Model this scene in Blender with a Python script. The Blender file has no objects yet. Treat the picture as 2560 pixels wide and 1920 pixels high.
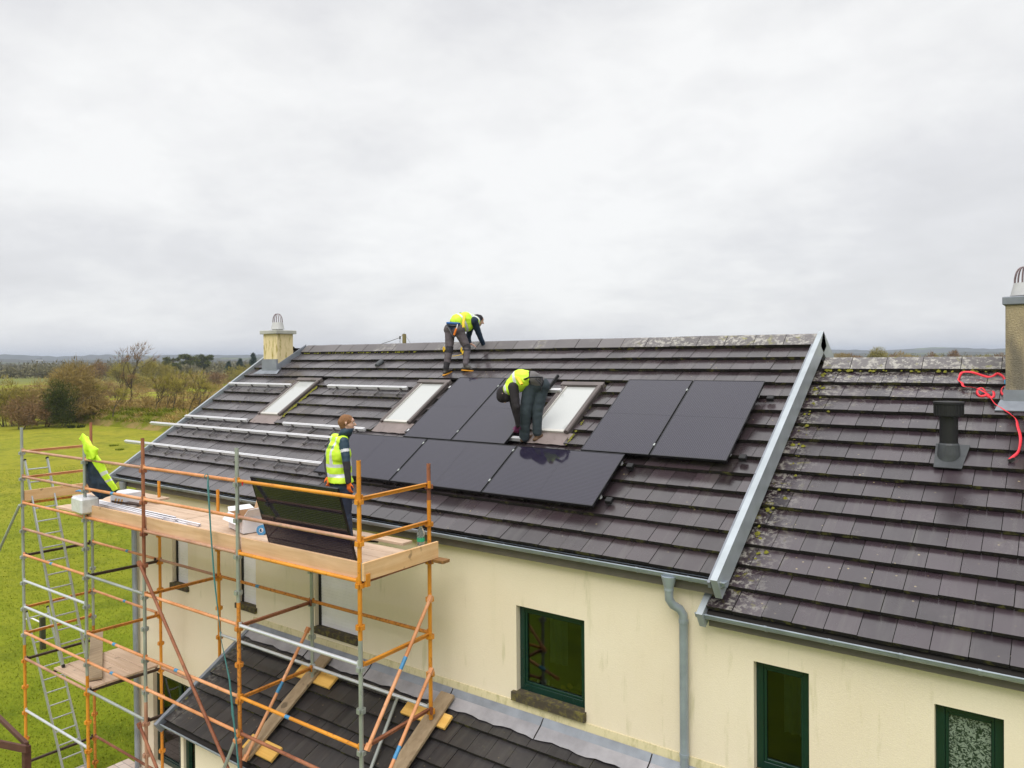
import bpy, math, random
from mathutils import Vector, Matrix, noise
import numpy as np
RNG = np.random.default_rng(11)
random.seed(7)
HAZE = True
V = Vector
S = bpy.context.scene
COL = S.collection
PI = math.pi
# ------------------------------------------------------------------ camera geometry (solved from the photograph)
H = 8.3
FOC = 1922.95
CYP = 908.84
_yaw, _pit, _rol = map(math.radians, (-36.41, 0.52, 0.47))
_f0 = V((math.sin(_yaw), math.cos(_yaw), 0)); _r0 = V((math.cos(_yaw), -math.sin(_yaw), 0)); _u = V((0, 0, 1))
FWD = _f0*math.cos(_pit) - _u*math.sin(_pit)
_dn = -(_u*math.cos(_pit) + _f0*math.sin(_pit))
RGT = _r0*math.cos(_rol) + _dn*math.sin(_rol)
DWN = _dn*math.cos(_rol) - _r0*math.sin(_rol)
CAM = V((0, 0, H))
def ray(x, y): return RGT*((x-1280)/FOC) + DWN*((y-CYP)/FOC) + FWD
def at(x, y, ax, val):
    r = ray(x, y); return CAM + r*((val-CAM[ax])/r[ax])
cam = bpy.data.cameras.new('camera'); co = bpy.data.objects.new('camera', cam); COL.objects.link(co)
co.matrix_world = Matrix(((RGT.x, -DWN.x, -FWD.x, 0), (RGT.y, -DWN.y, -FWD.y, 0), (RGT.z, -DWN.z, -FWD.z, H), (0, 0, 0, 1)))
cam.sensor_width = 36; cam.sensor_fit = 'HORIZONTAL'; cam.lens = FOC/2560*36
cam.shift_y = -(960-CYP)/2560; cam.clip_start = .1; cam.clip_end = 30000
S.camera = co
S.view_settings.view_transform = 'Standard'; S.view_settings.look = 'None'; S.view_settings.gamma = 1
S.view_settings.exposure = 0
# ------------------------------------------------------------------ object helpers
def tag(o, label=None, cat=None, group=None, kind=None):
    if label: o['label'] = label
    if cat: o['category'] = cat
    if group: o['group'] = group
    if kind: o['kind'] = kind
    return o
def empty(name, loc, label, cat, group=None):
    o = bpy.data.objects.new(name, None); COL.objects.link(o); o.location = loc
    o.empty_display_size = .2
    return tag(o, label, cat, group)
class MB:
    def __init__(s): s.v = []; s.f = []; s.m = []; s.r = []; s.mi = 0; s.rv = 0.5
    def add(s, vs, fs, mi=None, rv=None):
        b = len(s.v); s.v += [tuple(p) for p in vs]
        for f in fs:
            s.f.append([b+i for i in f]); s.m.append(s.mi if mi is None else mi); s.r.append(s.rv if rv is None else rv)
    def quad(s, a, b, c, d, mi=None, rv=None): s.add([a, b, c, d], [(0, 1, 2, 3)], mi, rv)
    def hexa(s, p, mi=None, rv=None):   # p: 4 bottom, 4 top (same order)
        s.add(p, [(3, 2, 1, 0), (4, 5, 6, 7), (0, 1, 5, 4), (1, 2, 6, 5), (2, 3, 7, 6), (3, 0, 4, 7)], mi, rv)
    def box(s, x0, x1, y0, y1, z0, z1, mi=None, rv=None):
        s.hexa([(x0, y0, z0), (x1, y0, z0), (x1, y1, z0), (x0, y1, z0), (x0, y0, z1), (x1, y0, z1), (x1, y1, z1), (x0, y1, z1)], mi, rv)
    def bar(s, a, b, w, h, up=(0, 0, 1), mi=None, rv=None):
        a = V(a); b = V(b); d = (b-a).normalized(); up = V(up)
        sd = d.cross(up)
        if sd.length < 1e-4: sd = d.cross(V((1, 0, 0)))
        sd.normalize(); u2 = sd.cross(d).normalized()
        q = lambda p, i, j: p + sd*(w/2*i) + u2*(h/2*j)
        s.hexa([q(a, -1, -1), q(a, 1, -1), q(b, 1, -1), q(b, -1, -1), q(a, -1, 1), q(a, 1, 1), q(b, 1, 1), q(b, -1, 1)], mi, rv)
    def tube(s, pts, r, n=8, mi=None, cap=True, rv=None, el=1.0):
        pts = [V(p) for p in pts]; rr = r if isinstance(r, (list, tuple)) else [r]*len(pts)
        vs = []; prev = None
        for i, p in enumerate(pts):
            d = (pts[min(i+1, len(pts)-1)] - pts[max(i-1, 0)])
            d = d.normalized() if d.length > 1e-9 else V((0, 0, 1))
            if prev is None: ref = V((0, 0, 1)) if abs(d.z) < .95 else V((1, 0, 0)); a = d.cross(ref).normalized()
            else: a = (prev - d*prev.dot(d)); a = a.normalized() if a.length > 1e-6 else d.orthogonal().normalized()
            prev = a; b = d.cross(a)
            for k in range(n):
                t = 2*PI*k/n; vs.append(p + a*math.cos(t)*rr[i] + b*math.sin(t)*rr[i]*el)
        fs = [(i*n+k, i*n+(k+1) % n, (i+1)*n+(k+1) % n, (i+1)*n+k) for i in range(len(pts)-1) for k in range(n)]
        if cap: fs += [tuple(range(n-1, -1, -1)), tuple((len(pts)-1)*n+k for k in range(n))]
        s.add(vs, fs, mi, rv)
    def lathe(s, c, prof, n=20, mi=None, axis=(0, 0, 1)):
        c = V(c); ax = V(axis).normalized(); a = ax.orthogonal().normalized(); b = ax.cross(a)
        vs = []
        for r, z in prof:
            for k in range(n):
                t = 2*PI*k/n; vs.append(c + ax*z + (a*math.cos(t)+b*math.sin(t))*r)
        fs = [(i*n+k, i*n+(k+1) % n, (i+1)*n+(k+1) % n, (i+1)*n+k) for i in range(len(prof)-1) for k in range(n)]
        s.add(vs, fs, mi)
    def tris(s, P, rv):            # P: (n,3,3) array of triangles
        b = len(s.v); s.v += P.reshape(-1, 3).tolist(); n = len(P)
        s.f += (np.arange(3*n).reshape(n, 3)+b).tolist(); s.m += [0]*n; s.r += list(map(float, rv))
    def build(s, name, mats, parent=None, smooth=False, bevel=0):
        me = bpy.data.meshes.new(name); me.from_pydata(s.v, [], s.f)
        for m in (mats if isinstance(mats, (list, tuple)) else [mats]): me.materials.append(m)
        me.polygons.foreach_set('material_index', s.m)
        at_ = me.attributes.new('rnd', 'FLOAT', 'FACE'); at_.data.foreach_set('value', s.r)
        if smooth:
            me.polygons.foreach_set('use_smooth', [True]*len(me.polygons))
            try: me.set_sharp_from_angle(angle=math.radians(40))
            except Exception: pass
        me.update()
        o = bpy.data.objects.new(name, me); COL.objects.link(o)
        if parent is not None: attach(o, parent)
        if bevel:
            m = o.modifiers.new('b', 'BEVEL'); m.width = bevel; m.segments = 1; m.limit_method = 'ANGLE'
        return o
def world_loc(o):
    l = V(o.location)
    while o.parent: o = o.parent; l = l + V(o.location)
    return l
def attach(o, parent):
    # meshes are written in world coordinates: shift them back by the parents' location
    l = world_loc(parent); o.parent = parent
    if l.length: o.data.transform(Matrix.Translation(-l))
def copy_thing(root, loc, label):
    r = root.copy(); COL.objects.link(r); r.location = loc; r['label'] = label
    for ch in root.children:
        c = ch.copy(); COL.objects.link(c); c.parent = r
        for g in ch.children:
            d = g.copy(); COL.objects.link(d); d.parent = c
    return r
# ------------------------------------------------------------------ material helpers
class NT:
    def __init__(s, name):
        s.m = bpy.data.materials.new(name); s.m.use_nodes = True; s.t = s.m.node_tree; s.t.nodes.clear()
        s.out = s.t.nodes.new('ShaderNodeOutputMaterial'); s.b = s.t.nodes.new('ShaderNodeBsdfPrincipled')
        s.t.links.new(s.b.outputs[0], s.out.inputs[0])
    def n(s, typ, **k):
        x = s.t.nodes.new(typ)
        for a, v in k.items(): setattr(x, a, v)
        return x
    def l(s, a, b): s.t.links.new(a, b)
    def coord(s, scale=(1, 1, 1), rot=(0, 0, 0)):
        g = s.n('ShaderNodeNewGeometry'); m = s.n('ShaderNodeMapping'); m.inputs['Scale'].default_value = scale; m.inputs['Rotation'].default_value = rot
        s.l(g.outputs['Position'], m.inputs[0]); return m.outputs[0]
    def noise(s, scale, detail=4, rough=.55, co=None, dist=0):
        x = s.n('ShaderNodeTexNoise'); x.inputs['Scale'].default_value = scale; x.inputs['Detail'].default_value = detail
        x.inputs['Roughness'].default_value = rough; x.inputs['Distortion'].default_value = dist
        s.l(co if co is not None else s.coord(), x.inputs['Vector']); return x.outputs['Fac']
    def ramp(s, fac, stops, interp='LINEAR'):
        x = s.n('ShaderNodeValToRGB'); r = x.color_ramp; r.interpolation = interp
        while len(r.elements) < len(stops): r.elements.new(.5)
        for e, (p, c) in zip(r.elements, stops):
            e.position = p; e.color = (c, c, c, 1) if isinstance(c, (int, float)) else (*c, 1)
        s.l(fac, x.inputs[0]); return x.outputs[0]
    def mix(s, fac, a, b, mode='MIX'):
        x = s.n('ShaderNodeMix'); x.data_type = 'RGBA'; x.blend_type = mode
        for k, v in ((0, fac), (6, a), (7, b)):
            if isinstance(v, (int, float)): x.inputs[k].default_value = v if k == 0 else (v, v, v, 1)
            elif isinstance(v, tuple): x.inputs[k].default_value = (*v, 1)
            else: s.l(v, x.inputs[k])
        return x.outputs[2]
    def math(s, op, a, b=0, c=None, clamp=False):
        x = s.n('ShaderNodeMath'); x.operation = op; x.use_clamp = clamp
        for k, v in ((0, a), (1, b), (2, c)):
            if v is None: continue
            if isinstance(v, (int, float)): x.inputs[k].default_value = v
            else: s.l(v, x.inputs[k])
        return x.outputs[0]
    def xyz(s):
        g = s.n('ShaderNodeNewGeometry'); x = s.n('ShaderNodeSeparateXYZ'); s.l(g.outputs['Position'], x.inputs[0]); return x.outputs
    def attr(s, name='rnd'):
        x = s.n('ShaderNodeAttribute'); x.attribute_name = name; return x.outputs['Fac']
    def set(s, col=None, rough=None, metal=None, spec=None):
        for nm, v in (('Base Color', col), ('Roughness', rough), ('Metallic', metal), ('Specular IOR Level', spec)):
            if v is None: continue
            if isinstance(v, tuple): s.b.inputs[nm].default_value = (*v, 1)
            elif isinstance(v, (int, float)): s.b.inputs[nm].default_value = v
            else: s.l(v, s.b.inputs[nm])
    def bump(s, h, strength=.3, dist=.01):
        x = s.n('ShaderNodeBump'); x.inputs['Strength'].default_value = strength; x.inputs['Distance'].default_value = dist
        s.l(h, x.inputs['Height']); s.l(x.outputs[0], s.b.inputs['Normal'])
def simple(name, col, rough=.5, metal=0, var=.25, scale=6, spec=.5, bump=0):
    t = NT(name); nz = t.noise(scale, 5)
    c = t.mix(t.ramp(nz, [(.3, 0.), (.7, 1.)]), tuple(x*(1-var) for x in col), tuple(min(1, x*(1+var*.6)) for x in col))
    t.set(c, rough, metal, spec)
    if bump: t.bump(t.noise(scale*8, 3), bump, .005)
    return t.m
def painted(name, col, rust=(.12, .045, .02), amt=.5, rough=.5, metal=0, scale=9, pale=None):
    t = NT(name); a = t.noise(scale, 6, .65); b = t.noise(scale*5, 4, .7)
    base = t.mix(t.ramp(t.noise(2.2, 3), [(.35, 0.), (.65, 1.)]), tuple(x*.85 for x in col), pale or tuple(min(1, x*1.12) for x in col))
    k = t.math('ADD', t.math('MULTIPLY', a, .7), t.math('MULTIPLY', b, .3))
    lo = .68 - .24*amt
    fac = t.ramp(k, [(lo, 0.), (lo+.12, 1.)])
    c = t.mix(fac, base, rust)
    t.set(c, t.mix(fac, rough, .85), metal)
    t.bump(b, .25, .003)
    return t.m
M = {}
# tiles: grey-brown concrete, wet; one attribute value per tile
def tile_mat(name, lich, wet=.38, base=((.016, .010, .012), (.046, .032, .037)), region=None, moss=.55):
    t = NT(name); x, y, z = t.xyz(); r = t.attr()
    n1 = t.noise(1.3, 4); n2 = t.noise(14, 5, .6)
    c = t.mix(r, base[0], base[1])
    c = t.mix(t.math('MULTIPLY', t.ramp(n1, [(.4, 0.), (.7, 1.)]), .3), c, tuple(v*1.35 for v in base[1]))
    c = t.mix(t.math('MULTIPLY', t.ramp(n2, [(.35, 0.), (.75, 1.)]), .2), c, (.045, .04, .04))
    # streaks running down the slope
    st = t.noise(1, 4, .6, t.coord((9, .7, .7)))
    c = t.mix(t.math('MULTIPLY', t.ramp(st, [(.52, 0.), (.7, 1.)]), .22), c, (.12, .115, .10))
    if name == 'roof_tile':   # grazing sky sheen on the left half, put into the colour as paler grey
        sheen = t.math('MULTIPLY', t.math('ADD', t.math('ADD', t.math('MULTIPLY', x, -.16), -1.15), t.math('MULTIPLY', t.noise(.5, 4), .5)), 1.0, clamp=True)
        c = t.mix(t.math('MULTIPLY', sheen, .75), c, t.mix(r, (.085, .077, .081), (.135, .124, .129)))
    # small lichen spots
    vo = t.n('ShaderNodeTexVoronoi'); vo.inputs['Scale'].default_value = 9; t.l(t.coord(), vo.inputs['Vector'])
    sp = t.math('MULTIPLY', t.ramp(vo.outputs['Distance'], [(.05, 1.), (.13, 0.)]), t.ramp(t.noise(1.7, 3), [(.5, 0.), (.66, 1.)]))
    c = t.mix(sp, c, (.30, .24, .13))
    ln = t.noise(12, 9, .78); lm = t.ramp(ln, [(.50, 0.), (.56, 1.)])
    if region is not None:
        k = region(t, x, y, z); k = t.math('ADD', k, t.math('MULTIPLY', t.math('SUBTRACT', t.noise(2.6, 4), .60), 1.2), clamp=True)
        lm = t.math('MULTIPLY', lm, k, clamp=True)
        c = t.mix(t.math('MULTIPLY', lm, lich), c, (.42, .40, .35))
        ym = t.math('MULTIPLY', t.ramp(t.noise(7, 5, .7), [(.60, 0.), (.64, 1.)]), k, clamp=True)
        c = t.mix(t.math('MULTIPLY', ym, .7), c, (.20, .19, .02))
    rg = t.ramp(t.noise(.8, 5, .6), [(.35, wet-.06), (.65, wet+.14)])
    t.set(c, rg, 0, .85)
    t.bump(t.noise(60, 3), .15, .003)
    return t.m
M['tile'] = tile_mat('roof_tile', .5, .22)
def wing_region(t, x, y, z):
    a = t.math('MULTIPLY', t.math('SUBTRACT', z, 7.55), 1.6, clamp=True)
    d = t.math('SUBTRACT', 1, t.math('MULTIPLY', t.math('SUBTRACT', x, -3.05), 2.0), clamp=True)
    return t.math('ADD', a, d, clamp=True)
M['tile_wing'] = tile_mat('wing_roof_tile', .7, .2, ((.016, .009, .013), (.046, .031, .039)), wing_region)
M['tile_low'] = tile_mat('lower_roof_tile', .35, .42, ((.012, .010, .011), (.024, .020, .021)), lambda t, x, y, z: t.math('MULTIPLY', t.math('SUBTRACT', -10.9, x), 2., clamp=True))
M['ridge'] = tile_mat('ridge_tile', .8, .5, ((.075, .065, .066), (.11, .098, .1)), lambda t, x, y, z: t.math('ADD', t.math('MULTIPLY', t.math('ADD', x, 6.3), 3., clamp=True), t.ramp(t.noise(.9, 1, .5, t.coord((1, .05, .05))), [(.54, 0.), (.58, .5)]), clamp=True))
t = NT('tile_edge_moss'); n_ = t.noise(9, 6, .7); n2 = t.noise(2.0, 3)
k = t.math('MULTIPLY', t.ramp(n_, [(.5, 0.), (.6, 1.)]), t.ramp(n2, [(.42, 0.), (.6, 1.)]))
t.set(t.mix(k, (.014, .011, .010), (.10, .095, .022)), .9); t.bump(t.noise(40, 4), .6, .01); M['edge'] = t.m
t = NT('moss'); t.set(t.mix(t.noise(20, 4), (.05, .05, .008), (.26, .25, .02)), .95); M['moss'] = t.m
t = NT('dark_void'); t.set((.015, .012, .01), .9); M['under'] = t.m
# render (cream)
t = NT('cream_render'); st = t.noise(1, 5, .6, t.coord((5, 5, .45))); n1 = t.noise(.6, 4); n3 = t.noise(2.2, 5, .6, t.coord((3.5, 3.5, .5)))
c = t.mix(t.ramp(n1, [(.3, 0.), (.7, 1.)]), (.77, .67, .505), (.82, .735, .575))
c = t.mix(t.math('MULTIPLY', t.ramp(st, [(.55, 0.), (.75, 1.)]), .16), c, (.56, .52, .32))
c = t.mix(t.math('MULTIPLY', t.ramp(n3, [(.61, 0.), (.73, 1.)]), .5), c, (.50, .46, .27))
c = t.mix(t.math('MULTIPLY', t.ramp(t.noise(55, 3, .7), [(.35, 0.), (.7, 1.)]), .14), c, (.55, .47, .33))
t.set(c, .9, 0, .2); t.bump(t.noise(90, 3), .4, .006); M['cream'] = t.m
t = NT('stained_render'); n1 = t.noise(7, 6, .7, t.coord((1.6, 1.6, .6)))
t.set(t.mix(t.ramp(n1, [(.50, 0.), (.75, 1.)]), (.60, .53, .33), (.34, .31, .15)), .95); M['stain'] = t.m
t = NT('pebbledash'); n1 = t.noise(60, 3, .6); n2 = t.noise(3, 5, .6, t.coord((2, 2, .5)))
t.set(t.mix(t.ramp(n2, [(.4, 0.), (.65, 1.)]), t.mix(n1, (.26, .20, .11), (.50, .42, .28)), t.mix(n1, (.10, .085, .06), (.25, .22, .17))), .95); t.bump(n1, .8, .02); M['pebble'] = t.m
t = NT('yellow_chimney_render'); n2 = t.noise(5, 6, .7, t.coord((2, 2, .5)))
t.set(t.mix(t.ramp(n2, [(.52, 0.), (.64, 1.)]), (.70, .58, .33), (.30, .24, .04)), .9); M['chim'] = t.m
t = NT('mossy_concrete'); n1 = t.noise(12, 6, .7)
t.set(t.mix(t.ramp(n1, [(.48, 0.), (.66, 1.)]), (.06, .048, .03), (.17, .145, .035)), .95); t.bump(n1, .8, .02); M['sill'] = t.m
M['cap'] = painted('chimney_cap_concrete', (.42, .42, .38), (.20, .18, .07), .5, .85)
M['zinc'] = simple('zinc_gutter', (.31, .355, .40), .42, .3, .2, 4)
M['verge'] = simple('verge_metal', (.40, .44, .47), .4, .35, .15, 3)
M['lead'] = simple('lead_flashing', (.23, .25, .285), .5, .15, .25, 4)
M['lead_pale'] = simple('weathered_lead', (.30, .29, .31), .6, .05, .3, 3)
M['apron'] = painted('skylight_apron', (.20, .16, .15), (.12, .09, .08), .5, .55)
M['fascia'] = simple('fascia_brown', (.11, .095, .08), .6, 0, .2, 3)
M['frame_green'] = simple('green_window_frame', (.004, .028, .020), .25, 0, .15, 3)
M['white'] = simple('white_plastic', (.86, .84, .87), .45, 0, .06, 3)
M['clad'] = painted('skylight_cladding', (.115, .095, .09), (.06, .06, .03), .45, .5)
M['cladpale'] = simple('skylight_sash', (.52, .50, .46), .4, 0, .1, 4)
t = NT('window_glass'); tr = t.n('ShaderNodeBsdfTransparent'); tr.inputs[0].default_value = (.50, .56, .50, 1); gl = t.n('ShaderNodeBsdfGlossy'); gl.inputs['Roughness'].default_value = .02
fr = t.n('ShaderNodeFresnel'); fr.inputs['IOR'].default_value = 1.5; ms = t.n('ShaderNodeMixShader'); t.l(t.math('MULTIPLY', fr.outputs[0], 1.3, clamp=True), ms.inputs[0]); t.l(tr.outputs[0], ms.inputs[1]); t.l(gl.outputs[0], ms.inputs[2]); t.l(ms.outputs[0], t.out.inputs[0]); M['glass'] = t.m
t = NT('skylight_glass'); t.set((.44, .45, .44), .06, 0, .8); M['skyglass'] = t.m   # blind behind the glass
t = NT('lace_curtain_glass'); n1 = t.noise(34, 5, .6, None, 1.5); t.set(t.mix(t.ramp(n1, [(.46, 0.), (.56, 1.)]), (.015, .03, .02), (.22, .27, .22)), .25); M['lace'] = t.m
M['black'] = simple('black_plastic', (.006, .006, .007), .6, 0, .3, 6)
M['greyrub'] = simple('grey_rubber', (.05, .055, .06), .5, 0, .3, 8)
# scaffold
M['galv'] = painted('galvanised_tube', (.40, .43, .41), (.24, .25, .22), .35, .45, .5)
M['shiny'] = simple('shiny_galvanised', (.68, .70, .74), .32, .45, .1, 6)
M['orange'] = painted('orange_paint', (.66, .25, .02), (.20, .07, .02), .5, .42, 0, 16, (.76, .31, .03))
M['palor'] = painted('weathered_orange', (.66, .26, .09), (.28, .14, .08), .5, .55, 0, 16, (.74, .36, .18))
M['rustor'] = painted('rusty_orange', (.60, .23, .03), (.22, .08, .03), .75, .6, 0, 22)
M['rust'] = painted('rusty_tube', (.24, .075, .035), (.10, .04, .025), .6, .7, 0, 10, (.36, .14, .07))
M['pinkrust'] = painted('pale_rusty_tube', (.42, .20, .12), (.30, .22, .16), .65, .65, 0, 9, (.52, .30, .2))
M['dark'] = painted('dark_rusty_steel', (.055, .03, .02), (.12, .06, .03), .5, .7)
M['blue'] = simple('blue_tape', (.06, .25, .48), .5, 0, .2, 20)
def wood(name, a, b, along, knots=True):
    t = NT(name); sc = [14, 14, 14]; sc[along] = 1.1
    g = t.noise(1, 5, .6, t.coord(tuple(sc)), .4); k = t.noise(5, 2, .5)
    c = t.mix(t.ramp(g, [(.3, 0.), (.7, 1.)]), a, b)
    if knots: c = t.mix(t.math('MULTIPLY', t.ramp(k, [(.68, 0.), (.74, 1.)]), .7), c, tuple(v*.3 for v in a))
    c = t.mix(t.math('MULTIPLY', t.ramp(t.noise(1.6, 4), [(.45, 0.), (.7, 1.)]), .3), c, tuple(v*.6 for v in a))
    t.set(c, .75); t.bump(g, .2, .003); return t.m
M['wx'] = wood('pine_board_long', (.56, .34, .18), (.71, .47, .29), 0)
M['wy'] = wood('pine_board_cross', (.68, .40, .18), (.82, .55, .30), 1)
M['deck'] = wood('deck_board', (.50, .35, .24), (.68, .51, .38), 0)
M['grey_wood'] = wood('weathered_plank', (.27, .19, .11), (.40, .30, .19), 1)
M['yel_wood'] = wood('yellow_pine', (.66, .36, .07), (.80, .50, .14), 0)
M['brown_wood'] = wood('brown_painted_timber', (.075, .028, .018), (.12, .05, .032), 0, False)
M['alu'] = simple('aluminium_rail', (.74, .74, .76), .4, .25, .06, 5)
M['alu_ladder'] = simple('ladder_aluminium', (.50, .52, .54), .4, .6, .12, 6)
t = NT('solar_cells'); x, y, z = t.xyz()
# thin busbar lines across the slope and cell gaps
w = t.n('ShaderNodeTexWave'); w.wave_type = 'BANDS'; w.bands_direction = 'X'; w.inputs['Scale'].default_value = 1.0
u = t.n('ShaderNodeAttribute'); u.attribute_name = 'uvp'; w.inputs['Scale'].default_value = 12.5; t.l(u.outputs['Vector'], w.inputs['Vector'])
ln = t.ramp(w.outputs['Fac'], [(.72, 0.), (.86, 1.)])
c = t.mix(t.math('MULTIPLY', ln, .30), (.012, .010, .022), (.075, .068, .10))
t.set(c, t.ramp(t.noise(2, 3), [(.3, .05), (.7, .09)]), 0, .5); M['cell'] = t.m
t = NT('solar_frame'); t.set((.012, .012, .014), .35, .3); M['pframe'] = t.m
# ------------------------------------------------------------------ HOUSE
TH = math.radians(32.6); CT, ST = math.cos(TH), math.sin(TH)
ZM, ZW, YG = H-2.38, H-2.735, 7.73       # main eave, wing eave heights (tile plane) and their Y
G = .3254
YR = YG + 4.87*CT
WY = 7.95
def RP(x, v, off=0, z0=ZM): return V((x, YG + v*CT - off*ST, z0 + v*ST + off*CT))
house = empty('house', (-8, 12, 0), 'cream rendered two storey house with dark tiled roofs, zinc gutters and green windows', 'house')
sky_rects = [(-13.62, -12.84), (-10.04, -9.26), (-6.83, -6.05)]
SV0, SV1, SA = 2.27, 3.53, 2.0
def tiles(mb, x0, x1, nk, z0, phase, back=False, rects=(), w=.2985, v_first=.075, g=G, P=RP, tmax=None):
    for k in range(nk):
        v0 = v_first + g*k; v1 = v0 + g + .03
        ph = phase + (w/2 if k % 2 else 0)
        i0 = math.floor((x0-ph)/w)
        xx = ph + i0*w
        while xx < x1:
            a, b = max(xx, x0), min(xx+w, x1)
            if b-a > .02:
                segs = [(a, b)]
                for (r0, r1, rv0, rv1) in rects:
                    if v0 + g*.6 > rv0 and v0 < rv1 - .02:
                        ns = []
                        for s0, s1 in segs:
                            if s1 <= r0 or s0 >= r1: ns.append((s0, s1)); continue
                            if s0 < r0: ns.append((s0, r0))
                            if s1 > r1: ns.append((r1, s1))
                        segs = ns
                rv = random.random(); j = random.uniform(-.003, .004); dv = random.uniform(-.004, .004)
                for s0, s1 in segs:
                    if s1-s0 < .02: continue
                    s0 += .0035; s1 -= .0035
                    lo, hi = .030+j, -.030+j
                    p = [P(s0, v0+dv, lo-.05, z0), P(s1, v0+dv, lo-.05, z0), P(s1, v1, hi-.02, z0), P(s0, v1, hi-.02, z0),
                         P(s0, v0+dv, lo, z0), P(s1, v0+dv, lo, z0), P(s1, v1, hi, z0), P(s0, v1, hi, z0)]
                    b_ = len(mb.v); mb.v += [tuple(q) for q in p]
                    for f, mi in (((4, 5, 6, 7), 0), ((0, 1, 5, 4), 1), ((1, 2, 6, 5), 1), ((2, 3, 7, 6), 1), ((3, 0, 4, 7), 1), ((3, 2, 1, 0), 1)):
                        mb.f.append([b_+q for q in f]); mb.m.append(mi); mb.r.append(rv)
            xx += w
def PB(x, v, off=0, z0=ZM):       # rear slope
    p = RP(x, v, off, z0); return V((x, 2*YR - p.y, p.z))
def PBr(x, v, off=0, z0=ZM): return PB(-18.9-x, v, off, z0)
XL, XR = -15.86, -3.10
rects = [(a-.01, b+.01, SA+.03, SV1) for a, b in sky_rects]
mb = MB(); tiles(mb, XL+.07, XR-.03, 14, ZM, -3.270, rects=rects)
mb.quad(RP(XL, .02, -.07), RP(XR, .02, -.07), RP(XR, 4.87, -.07), RP(XL, 4.87, -.07), 2)
mb.quad(PB(XL, 4.87, 0), PB(XR, 4.87, 0), PB(XR, .02, 0), PB(XL, .02, 0), 0)
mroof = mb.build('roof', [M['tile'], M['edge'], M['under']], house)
mroof['label'] = 'main dark tiled roof slope carrying the solar panels'
# wing roof
WXR = 5.0
mb = MB()
def wing_tiles():
    tiles(mb, -3.2, WXR, 14, ZW, -2.613, w=.3044)
wing_tiles()
mb.quad(RP(-3.2, .02, -.05, ZW), RP(WXR, .02, -.05, ZW), RP(WXR, 4.87, -.05, ZW), RP(-3.2, 4.87, -.05, ZW), 2)
mb.quad(PB(-3.2, 4.87, 0, ZW), PB(WXR, 4.87, 0, ZW), PB(WXR, .02, 0, ZW), PB(-3.2, .02, 0, ZW), 0)
wroof = mb.build('roof', [M['tile_wing'], M['edge'], M['under']], house)
wroof['label'] = 'lower wing roof of purple grey tiles with white lichen and moss'
def ridge(x0, x1, z0, ph, parent, lab):
    mb = MB(); w = .455; x = ph + math.floor((x0-ph)/w)*w
    while x < x1:
        a, b = max(x, x0)+.004, min(x+w, x1)-.004
        if b-a > .03:
            rv = random.random(); j = random.uniform(-.004, .004)
            R_ = PB
            pts = lambda X: [RP(X, 4.64, .03+j, z0), RP(X, 4.85, .055+j, z0), V((X, YR, RP(X, 4.87, 0, z0).z+.06+j)), PB(X, 4.85, .055+j, z0), PB(X, 4.64, .03+j, z0)]
            low = lambda X: [RP(X, 4.64, -.03, z0), PB(X, 4.64, -.03, z0)]
            A, B = pts(a), pts(b); la, lb = low(a), low(b)
            n0 = len(mb.v); mb.v += [tuple(q) for q in A+B+la+lb]
            for i in range(4): mb.f.append([n0+i, n0+5+i, n0+6+i, n0+1+i]); mb.m.append(0); mb.r.append(rv)
            mb.f.append([n0+10, n0+12, n0+5, n0+0]); mb.m.append(1); mb.r.append(rv)
            mb.f.append([n0+11, n0+4, n0+9, n0+13]); mb.m.append(1); mb.r.append(rv)
            mb.f.append([n0+0, n0+1, n0+2, n0+3, n0+4, n0+11, n0+10]); mb.m.append(1); mb.r.append(rv)
            mb.f.append([n0+12, n0+13, n0+9, n0+8, n0+7, n0+6, n0+5]); mb.m.append(1); mb.r.append(rv)
        x += w
    o = mb.build('ridge_tiles', [M['ridge'], M['edge']], parent); return o
ridge(-14.75, XR+.02, ZM, -3.1, mroof, ''); ridge(XL, -15.33, ZM, -3.1, mroof, '')
ridge(-3.0, -.74, ZW, -2.62, wroof, ''); ridge(.15, WXR, ZW, -2.62, wroof, '')
# moss clumps along course edges (stuff growing on the roofs)
def blob(mb, p, r, mi=0):
    n = 6; vs = [p + V((0, 0, r*.6))]
    for k in range(n):
        t = 2*PI*k/n; q = random.uniform(.6, 1.2)*r; vs.append(p + V((math.cos(t)*q, math.sin(t)*q*.8, -.1*r + math.sin(t)*q*.5)))
    mb.add(vs, [(0, 1+k, 1+(k+1) % n) for k in range(n)], mi)
mb = MB()
for i in range(90):                # wing: along the verge and under the ridge
    k = random.randrange(14)
    if random.random() < .7: x = -3.0 + abs(random.gauss(0, .10)) + .0; v = random.uniform(.6, 4.6)
    else: x = random.uniform(-3, -.8); v = 4.62 + random.uniform(-.02, .03)
    blob(mb, RP(x, v, .0 + .01, ZW), random.uniform(.012, .035))
for i in range(130):
    s_ = sky_rects[0]; blob(mb, RP(s_[1]+.03+abs(random.gauss(0, .02)), random.uniform(2.2, 3.3), .02), random.uniform(.012, .035))
for i in range(60): blob(mb, RP(random.uniform(-14.7, -11), 4.63, .0), random.uniform(.01, .03))
for i in range(30): blob(mb, RP(sky_rects[2][1]+.07, random.uniform(2.0, 2.6), .02), random.uniform(.01, .025))
o = mb.build('moss', M['moss']); tag(o, 'yellow green moss growing along the tile edges of the roofs', 'moss', kind='stuff')
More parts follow.
